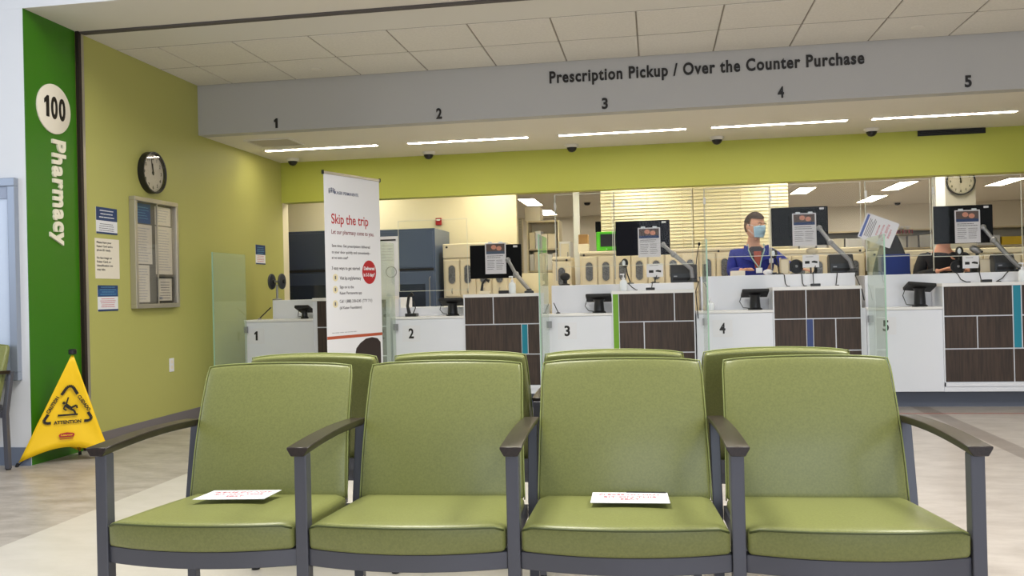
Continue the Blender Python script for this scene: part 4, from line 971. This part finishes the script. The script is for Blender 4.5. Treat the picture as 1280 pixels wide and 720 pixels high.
# fridges
def fridge(x0,x1,ztop,label,m,Y=9.75,lit=False):
    g = thing('pharmacy_fridge', label, 'fridge', ((x0+x1)/2,Y,0), 'tall blue steel cabinets')
    MB().box(x0,x1,Y,Y+.72,.05,ztop).build('body', m, g, bevel=.006)
    MB().box(x0+.05,x1-.05,Y+.05,Y+.65,0,.05).build('plinth', M_soft, g)
    zd = ztop-.48
    MB().box(x0+.02,x1-.02,Y-.02,Y-.0005,zd+.03,ztop-.03).build('upper_door', m, g, bevel=.004)
    MB().box(x0+.02,x1-.02,Y-.015,Y-.0005,zd-.005,zd+.02).build('vent_strip', M_soft, g)
    d_ = MB().box(x0+.02,x1-.02,Y-.02,Y-.0005,.10,zd-.02).build('glass_door', m, g, bevel=.004)
    MB().box(x0+.09,x1-.12,Y-.023,Y-.0205,.85,zd-.16).build('window', M_fdark, d_)
    MB().box(x0+.08,x1-.11,Y-.03,Y-.0235,zd-.50,zd-.485).build('shelf_edge', M_grey, d_)
    MB().tube([(x1-.06,Y-.022,.9),(x1-.06,Y-.06,.92),(x1-.06,Y-.06,1.25),(x1-.06,Y-.022,1.27)], .008, 6).build('handle', M_grey, d_)
    MB().box(x0+.02,x0+.16,Y-.024,Y-.0205,ztop-.55,ztop-.52).build('label_plate', M_paper, g)
M_fr2 = mat('dark_blue_steel', (56,66,88), .3, metal=.2)
fridge(-4.42,-3.52,1.845,'dark blue steel fridge left of the banner behind station 1',M_fr2)
fridge(-3.50,-2.49,1.83,'slate blue steel fridge right of the banner behind station 2',M_fridge)
o = thing('fire_alarm', 'small red alarm box on the cream wall above the blue fridge', 'alarm', (-2.6,YW,1.93)); c = pt(548,277,YW-.03)
MB().box(c.x-.035,c.x+.035,YW-.035,YW-.001,c.z-.045,c.z+.045).build('body', M_redp, o, bevel=.005); MB().box(c.x-.02,c.x+.02,YW-.045,YW-.0355,c.z+.01,c.z+.03).build('strobe', M_clear, o)
# paper with round gauge on front of fridge (white control box) left of station 2
g = thing('document_stand', 'white instruction stand with a round emblem between banner and station 2', 'stand', (-2.5,8.66,0))
a = pt(473,296,8.66); b = pt(499,386,8.66)
MB().box(a.x,b.x,8.66,8.67,b.z,a.z).build('panel', M_paper, g)
MB().box(a.x+.02,b.x-.02,8.657,8.6595,a.z-.045,a.z-.03).build('heading', M_ink, g)
c = pt(489,340,8.65); P_ = [(c.x+.055*math.cos(2*PI*k/28),8.654,c.z+.055*math.sin(2*PI*k/28)) for k in range(29)]; MB().tube(P_, .005, 6).build('ring', M_grey, g)
linebars(MB(),(a.x+.03,8.6595,a.z-.1),*RY,.14,6,.03,.006).build('print', M_inkf, g)
MB().box(a.x,b.x,8.62,8.74,0,.03).build('base', M_grey, g)
MB().box((a.x+b.x)/2-.015,(a.x+b.x)/2+.015,8.672,8.69,.03,b.z+.1).build('post', M_grey, g)

# blinds
for k,(a,b,l) in enumerate(((-.63,.455,'cream horizontal blind behind station 3'),(.465,1.55,'cream horizontal blind behind the man in blue'))):
    g = thing('window_blind', l, 'blind', ((a+b)/2,YW,1.5), 'cream blinds')
    for z in (2.57,): MB().box(a,b,YW-.055,YW-.002,z-.03,z+.02).build('head_rail', M_blind, g)
    i = 0; z = 1.50
    sh = None
    while z < 2.53:
        if sh is None:
            mb = MB(); mb.M = Matrix.Translation(((a+b)/2,YW-.03,z))@Matrix.Rotation(1.23,4,'X'); mb.box(a-(a+b)/2,b-(a+b)/2,-.024,.024,-.001,.001)
            sh = mb.build('slat', M_blind, g)
        else: c_ = sh.copy(); COL.objects.link(c_); c_.location.z += i*.040
        i += 1; z = 1.50+i*.040
    MB().box(a,b,YW-.045,YW-.015,1.455,1.475).build('bottom_rail', M_blind, g)
    for x in (a+.12,(a+b)/2,b-.12): MB().tube([(x,YW-.058,1.46),(x,YW-.058,2.55)], .0025, 5).build('cord', M_beige2, g)
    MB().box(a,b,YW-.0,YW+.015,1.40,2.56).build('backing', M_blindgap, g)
clock('wall_clock', (3.437,YW-.0005,2.205), .155, 'Y', 'round black rimmed clock on the grey panel behind the rightmost station', M_black, .04, mat('clock_face_dimmed',(176,170,156),.5))  # same dial as the side wall clock, colour darkened to offset the near lamp

# workroom lamps seen through the openings, then unseen ones added to brighten the room
for k,(x,y0,y1,l) in enumerate(((-2.06,14.1,15.25,'nearer'),(-2.03,16.2,17.25,'farther'),(2.37,14.15,15.05,'a'),(3.80,13.9,15.05,'b'),(3.86,15.9,17.1,'c'),(5.36,14.0,15.0,'d'),(-3.6,9.5,10.4,'e'),(-1.9,9.5,10.4,'f'),(-.2,9.5,10.4,'g'),(1.5,9.5,10.4,'h'),(3.2,9.5,10.4,'i'),(-.4,12.2,13.3,'j'),(2.4,12.0,12.9,'k'))):
    if k > 5: lab = 'added unseen fill lamp on the workroom ceiling above the '+['fridge beside the banner','station beside the banner','middle station','man in blue','person in black','blinds farther back','bin shelving farther back'][k-6]
    else: lab = ['nearer of two workroom lamps seen left of the white post','farther of two workroom lamps seen left of the white post','workroom ceiling lamp above the monitor of station 4','nearer workroom lamp above the taped sheet','farther workroom lamp beside the taped sheet','workroom ceiling lamp right of the back clock'][k]
    g = thing('workroom_light', lab, 'ceiling light', (x,y0,2.59), 'workroom ceiling lamps')
    MB().box(x-.13,x+.13,y0,y1,2.590,2.599).build('diffuser', M_lampw, g)
    MB().frame(0,0,0,0,0,0,0) if False else None
    MB().box(x-.15,x-.131,y0-.02,y1+.02,2.585,2.599).box(x+.131,x+.15,y0-.02,y1+.02,2.585,2.599).box(x-.131,x+.131,y0-.02,y0-.001,2.585,2.599).box(x-.131,x+.131,y1+.001,y1+.02,2.585,2.599).build('frame', M_work, g)
for x,y,l in ((734,254,'small dome camera on the workroom ceiling right of the white post'),(1122,254,'small dome camera on the workroom ceiling above the taped sheet')):
    c = at(x,y,Z=2.58)
    g = thing('dome_camera', l, 'security camera', (c.x,c.y,2.6)); MB().lathe([(.055,-.013),(.05,-.04),(.035,-.055),(.01,-.06)], (c.x,c.y,2.5995), 'Z', 16).build('dome', M_black, g, smooth='auto'); MB().lathe([(.07,-.001),(.07,-.012)], (c.x,c.y,2.5995), 'Z', 16).build('base', M_work, g)

# workroom fittings seen through the left opening
def shelfunit(x0,x1,Y,zs,label,dividers=5,depth=.35,m=M_beige,boxes=True):
    g = thing('storage_shelf', label, 'shelf', ((x0+x1)/2,Y,0))
    MB().box(x0,x0+.02,Y,Y+depth,0,zs[-1]).build('side_panel', m, g); MB().box(x1-.02,x1,Y,Y+depth,0,zs[-1]).build('side_panel', m, g)
    MB().box(x0+.0201,x1-.0201,Y+depth-.01,Y+depth,0,zs[-1]).build('back_panel', m, g)
    for z in zs: MB().box(x0+.0201,x1-.0201,Y+.002,Y+depth-.011,z-.02,z).build('shelf_board', M_beige2, g)
    return g
shelfunit(-1.62,-1.20,11.1,[.9,1.34,1.62,1.98],'tall cream shelving left of the white post')
ORD = ['first','second','third','fourth','fifth','sixth','seventh','eighth','ninth','tenth','eleventh','twelfth','thirteenth','fourteenth','fifteenth','sixteenth','seventeenth']
k = 0
for z in (1.3405,1.6205):
    x = -1.59; bi = 0
    while x < -1.25:
        wd = random.choice((.06,.08,.10)); h = random.uniform(.17,.25)
        o = MB().box(x,x+wd-.006,11.12,11.40,z,z+h).build('storage_box', [M_paper,M_papc,M_beige][k%3], bevel=.003)
        bi += 1; tag(o, '%s pale box from the left on the %s board of the tall cream shelving' % (ORD[bi-1],'middle' if z<1.5 else 'upper'), 'box', 'pale boxes on the %s board of the tall shelving' % ('middle' if z<1.5 else 'upper')); x += wd; k += 1
a = pt(656,272,11.12); b = pt(676,303,11.12)
o = MB().box(a.x,b.x,11.12,11.4,1.981,1.981+(a.z-b.z)*.55).build('storage_box', M_papc, bevel=.004); tag(o, 'large cream carton on top of the tall cream shelving', 'box')
g = thing('perforated_post', 'slotted metal shelf upright beside the monitor of station 2', 'shelf upright', (-1.62,10.85,0))
MB().box(-1.69,-1.63,10.85,10.86,0,2.0).build('post', M_beige2, g)
q = MB()
for i in range(40): q.box(-1.68,-1.64,10.842,10.8495,1.2+i*.02,1.208+i*.02)
q.build('slots', M_inkg, g)['kind'] = 'stuff'
g = thing('wall_cabinet', 'white door cabinet left of the slim white post', 'cabinet', (-1.08,10.9,1.3)); a = pt(699,302,11.0); b = pt(714,341,11.0)
MB().box(a.x,b.x,11.0,11.4,0,a.z).build('body', M_paper, g, bevel=.004); MB().box(a.x+.02,b.x-.02,10.985,10.9995,b.z,a.z-.03).build('door', M_papc, g, bevel=.003); MB().box(b.x-.04,b.x-.03,10.975,10.9848,1.5,1.56).build('handle', M_grey, g)
g = thing('desk_equipment', 'black round device below the white door cabinet', 'equipment', (-1.0,9.85,1.2)); c = pt(707,347,8.5)
MB().lathe([(.045,0),(.045,.012),(.02,.02),(.02,.05)], (c.x,8.45,RIS[2]+.0005), 'Z', 14).build('base', M_black, g); MB().ell((c.x,8.45,RIS[2]+.085),(.05,.035,.04)).build('head', M_soft, g, smooth=True)
g['category'] = 'scanner'; g.location = (0,0,0) if False else g.location
a = pt(724,297,10.3); b = pt(732,307,10.3)
o = MB().box(a.x,a.x+.12,10.12,10.30,1.5105,1.61).build('storage_box', M_papc, bevel=.003); tag(o, 'white labelled box on the cabinet right of the slim white post', 'box')
o = MB().box(a.x+.005,a.x+.115,10.13,10.29,1.6105,1.72).build('storage_box', M_card, bevel=.003); tag(o, 'brown cardboard box on a white box right of the slim white post', 'box')
g = thing('kiosk_screen', 'lime green framed screen left of the station 3 monitor', 'screen', (-.7,10.2,1.511)); a = pt(745,290,10.1); b = pt(771,313,10.1)
MB().box(a.x,b.x,10.10,10.16,b.z,a.z).build('frame', M_gmon, g, bevel=.01); MB().box(a.x+.05,b.x-.01,10.090,10.0995,b.z+.05,a.z-.03).build('screen', M_black, g)
MB().text('pyxis'[:0]+'|||', ((a.x+b.x)/2,10.0995,b.z+.012), *RY, height=.016, t=.001, align='C').build('print', M_paper, g)
MB().box((a.x+b.x)/2+.05,(a.x+b.x)/2+.10,10.11,10.15,1.52,b.z-.0).build('neck', M_black, g); MB().box((a.x+b.x)/2,(a.x+b.x)/2+.15,10.06,10.20,1.5105,1.52).build('foot', M_black, g)
g = thing('monitor', 'small black screen above the lime green framed screen', 'monitor', (-.7,10.8,1.9)); a = pt(746,277,10.9); b = pt(751,290,10.9)
MB().box(a.x-.02,b.x+.3,10.9,10.93,b.z,a.z).build('casing', M_scr, g, bevel=.004); MB().box(a.x+.1,a.x+.16,10.93,10.96,1.3,b.z).build('post', M_black, g); MB().box(a.x+.0,a.x+.26,10.88,11.02,1.292,1.30).build('foot', M_black, g)
struct('wall_counter_back', B(-1.66,5.1,10.72,11.06,1.2,1.291), M_beige, 'work ledge behind the partition')
# right opening: far shelving and bins
g = shelfunit(1.75,5.3,12.6,[.9,1.20,1.55,1.80],'long cream bin shelving at the back right, behind station 5',depth=.5)
rnd = random.Random(3); x = 1.80; i = 0
while x < 5.1:
    wd = rnd.choice((.14,.18,.22,.3)); h = rnd.uniform(.10,.19)
    m_ = rnd.choice((M_paper,M_papc,M_beige,M_paper)); 
    if abs(x-4.45) < .16: m_ = M_yellow; wd = .26; h = .11
    o = MB().box(x,x+wd-.012,12.62,12.95,1.5505,1.5505+h).build('storage_bin', m_, bevel=.004)
    if m_ is M_yellow: tag(o, 'yellow bin on the back shelving right of the station 5 monitor', 'bin')
    else: tag(o, '%s pale bin from the left on the upper board of the long back shelving' % ORD[i], 'bin', 'pale bins on the upper back board')
    x += wd+.01; i += 1
g = thing('label_rack', 'white rack with three red headed columns below the far dome camera', 'rack', (2.4,12.5,1.8)); a = pt(1122,282,12.3); b = pt(1144,303,12.3)
MB().box(a.x,b.x,12.45,12.5,1.8005,a.z).build('board', M_paper, g)
for i in range(3): 
    xx = a.x+.02+i*.078; MB().box(xx,xx+.052,12.44,12.4495,a.z-.10,a.z-.05).build('label', M_pink, g); MB().box(xx+.012,xx+.040,12.44,12.4495,1.82,a.z-.12).build('column', M_papc, g)
MB().box(a.x,b.x,12.501,12.62,1.8005,1.81).build('foot', M_paper, g)

# blue swivel chair back (left of person in black)
g = thing('task_chair', 'blue and black task chair back behind the taped sheet', 'chair', (2.15,9.0,0)); a = pt(1106,322,9.25); b = pt(1131,322,9.25)
xc = (a.x+b.x)/2
mb = cushion_grid(lambda u,v:(xc-.02+(2*u-1)*(.20-.14*v**2),9.25+.03*(2*u-1)**2,.93+.62*v), 10,12, lambda u,v:(xc-.02+(2*u-1)*(.20-.14*v**2),9.30+.03*(2*u-1)**2,.93+.62*v)); mb.build('backrest', M_blk, g, smooth='auto', bevel=.01)
MB().box(xc-.16,xc+.14,9.235,9.246,.98,1.36).build('back_cover', M_dkblue, g, bevel=.003)
MB().box(xc-.24,xc+.22,9.06,9.46,.62,.70).build('seat', M_dkblue, g, bevel=.03)
MB().tube([(xc,9.30,.70),(xc,9.33,.95)], .02, 8).build('back_post', M_black, g); MB().tube([(xc,9.25,.08),(xc,9.25,.62)], .025, 10).build('gas_lift', M_black, g)
for i in range(5):
    an = 2*PI*i/5; e = Vector((xc+.28*math.cos(an),9.25+.24*math.sin(an),.06)); MB().tube([(xc,9.25,.10),e], [.025,.015], 8).build('leg', M_black, g); MB().ell(e+Vector((0,0,-.03)),(.02,.02,.03)).build('caster', M_soft, g, smooth=True)

# ------------------------------------------------------------------ people
def skin_mesh(joints, edges, root=0, sub=1):
    me = D.meshes.new('tmp'); me.from_pydata([j[0] for j in joints], edges, [])
    ob = D.objects.new('tmp', me); COL.objects.link(ob)
    ob.modifiers.new('s','SKIN')
    sv = me.skin_vertices[0].data
    for i,j in enumerate(joints):
        r = j[1]; sv[i].radius = r if isinstance(r,(tuple,list)) else (r,r)
    sv[root].use_root = True
    m = ob.modifiers.new('d','SUBSURF'); m.levels = sub; m.render_levels = sub
    dg = bpy.context.evaluated_depsgraph_get(); ev = ob.evaluated_get(dg); r = D.meshes.new_from_object(ev, depsgraph=dg)
    D.objects.remove(ob); return r
def addme(mb, me):
    mb.add([v.co.copy() for v in me.vertices], [tuple(p.vertices) for p in me.polygons])
def head_mesh(mb, c, R, h, part='head'):
    """c = head centre, R = facing rotation (+Y local back, -Y face)"""
    n, m = 28, 20; vs = []; fs = []
    for i in range(m+1):
        th = PI*i/m
        for k in range(n):
            a = 2*PI*k/n; x = math.sin(th)*math.cos(a); y = math.sin(th)*math.sin(a); z = math.cos(th)
            px, py, pz = x*.33*h, y*.41*h, z*.5*h
            if z < 0:
                t_ = -z; px *= 1-.26*t_*t_; py *= (1-.10*t_) if y < 0 else (1-.30*t_)
                if y < 0: py -= .02*h*t_
            if y < 0: py *= .96-.05*abs(x)
            if y < -.5 and abs(x) < .2 and -.34 < z < .1: py -= .085*h*(1-abs(x)/.2)*(1-abs((z+.16)/.26)) if abs(z+.16)<.26 else 0
            if y < -.3 and .02 < z < .2 and .12 < abs(x) < .5: py += .018*h
            vs.append(Vector(c)+R@Vector((px,py,pz)))
    for i in range(m):
        for k in range(n): fs.append((i*n+k,(i+1)*n+k,(i+1)*n+(k+1)%n,i*n+(k+1)%n))
    mb.add(vs, fs)
    for s in (-1,1): mb.ell(Vector(c)+R@Vector((s*.335*h,.03*h,-.03*h)), (.03*h,.065*h,.115*h), 10, 8, R)
def hair_cap(c, R, h, zfun, k=1.05, yoff=0):
    mb = MB(); n, m = 32, 22; vs = []; fs = []; keep = {}
    for i in range(m+1):
        th = PI*i/m
        for q in range(n):
            a = 2*PI*q/n; x = math.sin(th)*math.cos(a); y = math.sin(th)*math.sin(a); z = math.cos(th)
            py = y*.41*h*k
            if z<0: py *= (1-.3*(-z)) if y>0 else 1
            vs.append(Vector(c)+R@Vector((x*.33*h*k, py, z*.5*h*k))); keep[i*n+q] = z > zfun(x,y)
    for i in range(m):
        for q in range(n):
            f = (i*n+q,(i+1)*n+q,(i+1)*n+(q+1)%n,i*n+(q+1)%n)
            if all(keep[j] for j in f): fs.append(f)
    return mb.add(vs, fs)
def hand(mb, wrist, d, palm_n, s=1.0, curl=.5):
    d = Vector(d).normalized(); pn = Vector(palm_n).normalized(); side = d.cross(pn).normalized(); w0 = Vector(wrist)
    me = skin_mesh([(w0-d*.02,(.020,.016)),(w0+d*.02*s,(.026,.014)),(w0+d*.06*s,(.034,.013)),(w0+d*.088*s,(.036,.011))],[(0,1),(1,2),(2,3)]); addme(mb, me)
    for k,L in enumerate((.072,.080,.075,.058)):
        b = w0+d*.080*s+side*(.028-.0185*k)*s; j = [(b-d*.015,.009*s)]
        dd = d.copy(); p = b
        for q in range(3):
            p = p+dd*L*s*(.45,.32,.23)[q]; j.append((p.copy(),(.0085-.0008*q)*s)); dd = (dd+pn*curl*.6).normalized()
        addme(mb, skin_mesh(j,[(0,1),(1,2),(2,3)]))
    b = w0+d*.02*s+side*.026*s; dd = (d*.7+side*.8+pn*.2).normalized()
    addme(mb, skin_mesh([(b-dd*.01,.012*s),(b+dd*.03*s,.0105*s),(b+dd*.055*s+d*.006,.0095*s),(b+dd*.068*s+d*.020,.008*s)],[(0,1),(1,2),(2,3)]))
def person(label, hip, chest_z, neck, headc, face_ang, tilt, sh_r, el_r, wr_r, sh_l, el_l, wr_l, mats, hh=.235, sleeves='long'):
    skin, top = mats
    base = Vector((hip[0],hip[1],0))
    g = thing('person', label, 'person', tuple(base))
    hip = Vector(hip); neck = Vector(neck); headc = Vector(headc); sr,er_,wr = map(Vector,(sh_r,el_r,wr_r)); sl2,el,wl = map(Vector,(sh_l,el_l,wr_l))
    acr = (sl2-sr).normalized()
    chest = Vector((neck.x,neck.y,chest_z)).lerp(hip,.12); waist = hip.lerp(chest,.5); waist.z = hip.z+(chest.z-hip.z)*.45
    J = [(hip,(.150,.110)),(waist,(.140,.100)),(chest,(.165,.115)),(neck-Vector((0,0,.03)),(.078,.072)),(neck+Vector((0,0,.04)),.060),(headc-Vector((0,0,hh*.22)),.056)]
    E = [(0,1),(1,2),(2,3),(3,4),(4,5)]
    for s_,e_,w_ in ((sr,er_,wr),(sl2,el,wl)):
        n = len(J); J += [(s_,(.062,.062)),(s_.lerp(e_,.5),.052),(e_,.044),(e_.lerp(w_,.5),.038),(w_,.027)]; E += [(2,n),(n,n+1),(n+1,n+2),(n+2,n+3),(n+3,n+4)]
    for s_ in (-1,1):
        n = len(J); q = hip+acr*.085*s_+Vector((0,0,-.06)); J += [(q,.088),(Vector((q.x,q.y,hip.z*.52)),.060),(Vector((q.x,q.y+.01,.12)),.042),(Vector((q.x,q.y-.09,.045)),(.040,.035))]; E += [(0,n),(n,n+1),(n+1,n+2),(n+2,n+3)]
    mb = MB(); addme(mb, skin_mesh(J,E,0,2))
    R = Matrix.Rotation(face_ang,3,'Z')@Matrix.Rotation(tilt,3,'X')
    head_mesh(mb, headc, R, hh)
    hand(mb, wr+(wr-er_).normalized()*.012, (wr-er_), Vector((0,0,-1)), .95, .35)
    hand(mb, wl+(wl-el).normalized()*.012, (wl-el), Vector((0,0,-1)), .95, .35)
    body = mb.build('body', skin, g, smooth=True)
    # top garment, trousers and shoes a little outside the body
    Jt = [(hip+Vector((0,0,-.05)),(.165,.128)),(waist,(.158,.118)),(chest,(.182,.132)),(neck-Vector((0,0,.035)),(.094,.084))]; Et = [(0,1),(1,2),(2,3)]
    for s_,e_,w_ in ((sr,er_,wr),(sl2,el,wl)):
        n = len(Jt); Jt += [(s_,(.078,.076)),(s_.lerp(e_,.5),.066),(e_,.058),(e_.lerp(w_,.5),.050),(e_.lerp(w_,.93),.040)]; Et += [(2,n),(n,n+1),(n+1,n+2),(n+2,n+3),(n+3,n+4)]
    mb = MB(); addme(mb, skin_mesh(Jt,Et,0,2)); mb.build('jacket' if top is M_jack else 'top', top, g, smooth=True)
    mb = MB(); Jp = [(hip+Vector((0,0,-.02)),(.160,.122))]; Ep = []
    for s_ in (-1,1):
        n = len(Jp); q = hip+acr*.085*s_+Vector((0,0,-.06)); Jp += [(q,.100),(Vector((q.x,q.y,hip.z*.52)),.074),(Vector((q.x,q.y+.01,.10)),.058)]; Ep += [(0,n),(n,n+1),(n+1,n+2)]
    addme(mb, skin_mesh(Jp,Ep,0,2)); mb.build('trousers', M_trou, g, smooth=True)
    for s_ in (-1,1):
        q = hip+acr*.085*s_; addme_mb = MB(); addme_mb.ell((q.x,q.y-.05,.048),(.052,.14,.048)); addme_mb.build('shoe', M_soft, g, smooth=True)
    for s_ in (-1,1):
        MB().ell(headc+R@Vector((s_*.135*hh,-.345*hh,.035*hh)), (.045*hh,.03*hh,.026*hh), 10, 6, R).build('eye', M_paper, g, smooth=True)
        MB().ell(headc+R@Vector((s_*.135*hh,-.372*hh,.035*hh)), (.02*hh,.012*hh,.022*hh), 8, 6, R).build('iris', M_soft, g, smooth=True)
        MB().tube([headc+R@Vector((s_*.07*hh,-.395*hh,.105*hh)),headc+R@Vector((s_*.15*hh,-.385*hh,.125*hh)),headc+R@Vector((s_*.21*hh,-.335*hh,.105*hh))], .0035, 6).build('eyebrow', M_hair, g)
    return g, R
def mask(g, c, R, h):
    mb = MB(); n, m = 18, 12; vs = []; fs = []
    for j in range(m+1):
        v = j/m
        for i in range(n+1):
            u = i/n*2-1; a = u*1.05; z = .0+(.5-v)*.0
            zz = -.01*h - v*.42*h + .05*h*(1-abs(u))**.8 - .03*h*v*(1-u*u)+.03*h*v*abs(u)
            rr = .41*h*(.98 - .10*v**2); nose = .09*h*max(0,1-abs(u)*3)*math.exp(-((v-.30)/.28)**2)
            x = math.sin(a)*.345*h*(1-.28*v**2); y = -math.cos(a)*rr*1.02-nose-.012*h*math.sin(v*PI)-.008*h + (.002 if int(v*m)%3==0 else 0)
            vs.append(Vector(c)+R@Vector((x,y,zz)))
    for j in range(m):
        for i in range(n): k = j*(n+1)+i; fs.append((k,k+1,k+n+2,k+n+1))
    mb.add(vs, fs); o = mb.build('face_mask', M_mask, g, smooth=True); s_ = o.modifiers.new('t','SOLIDIFY'); s_.thickness = .003
    for s_ in (-1,1):
        MB().tube([Vector(c)+R@Vector((s_*.31*h,-.20*h,.02*h)),Vector(c)+R@Vector((s_*.35*h,-.02*h,.06*h)),Vector(c)+R@Vector((s_*.355*h,.06*h,-.02*h)),Vector(c)+R@Vector((s_*.34*h,.0,-.12*h)),Vector(c)+R@Vector((s_*.27*h,-.20*h,-.30*h))], .002, 5).build('ear_loop', M_paper, o)
# man in blue: head turned to the picture's right
hc = Vector((.955,8.67,1.648))
man, Rm = person('man in blue jacket, light blue mask and lanyard, standing behind station 4', (.93,8.80,.96), 1.36, (.945,8.73,1.475), tuple(hc), math.radians(42), math.radians(4),
    (.762,8.76,1.375),(.735,8.72,1.20),(.815,8.50,1.225), (1.125,8.72,1.375),(1.235,8.62,1.26),(1.315,8.53,1.235), (M_skin,M_jack), .262)
hair_cap(hc, Rm, .262, lambda x,y: (.50 if y<-.45 else .42-.0*y if y<0 else .22), 1.085).build('hair', M_hair, man, smooth=True)
hair_cap(hc, Rm, .262, lambda x,y: (.46 if y<-.25 else (.0 if y<.1 else -.45)), 1.03).build('faded_sides', M_hairf, man, smooth=True)
mask(man, hc, Rm, .262)
# tee, collar, lanyard, badge on the chest front (faces the camera, slightly right)
cx0, cy0 = .955, 8.57
mb = MB(); mb.prism([(-.055,.0),(.055,.0),(.070,.09),(.045,.118),(-.045,.118),(-.070,.09)], (cx0,cy0+.035,1.335), *RY, .02)
mb.v = [Vector((p.x,p.y+max(0,(p.z-1.40))*.75,p.z)) for p in mb.v]; mb.build('tee_shirt', M_tee, man, smooth='auto', bevel=.006)
o = MB().prism([(-.026,-.09),(.026,-.09),(.034,.07),(-.034,.07)], (cx0+.01,cy0+.018,1.335), *RY, .006).build('shirt_print', M_rust, man)
for s_ in (-1,1):
    MB().prism([(0,0),(s_*.10,.035),(s_*.085,.165),(s_*.050,.155),(s_*.035,.06)], (cx0+s_*.028,cy0+.012,1.30), *RY, .012).build('collar', M_jack, man, bevel=.003)
    MB().tube([(cx0+s_*.075,cy0+.06,1.475),(cx0+s_*.075,cy0+.0,1.42),(cx0+s_*.045,cy0-.012,1.34),(cx0+s_*.004+.02,cy0-.018,1.245)], .006, 6).build('lanyard', M_lany, man, smooth='auto')
MB().box(cx0-.012,cx0+.048,cy0-.024,cy0-.018,1.195,1.245).build('id_badge', M_clear, man, bevel=.003)
MB().box(cx0+.115,cx0+.155,cy0+.012,cy0+.018,1.29,1.34).build('chest_patch', M_paper, man)
# person in black hidden by the monitor
hc2 = Vector((2.715,8.78,1.560))
wom, Rw = person('person in black top, head hidden behind the station 5 monitor', (2.70,8.92,.90), 1.27, (2.705,8.86,1.385), tuple(hc2), math.radians(8), math.radians(6),
    (2.53,8.88,1.285),(2.46,8.82,1.12),(2.60,8.62,1.175), (2.90,8.88,1.285),(3.0,8.80,1.13),(2.84,8.68,1.175), (M_skin2,M_blk), .235)
hair_cap(hc2, Rw, .235, lambda x,y: (.45 if y<-.35 else -.75), 1.10).build('hair', M_hair2, wom, smooth=True)
mask(wom, hc2, Rw, .235)

# fine print too small to pick apart is one joined part
for o in D.objects:
    n_ = o.name.split('.')[0]
    if o.parent and (n_.endswith('print') or n_ in ('numerals','hazard_lettering','badge_lettering','lettering','louvre_set')): o['kind'] = 'stuff'
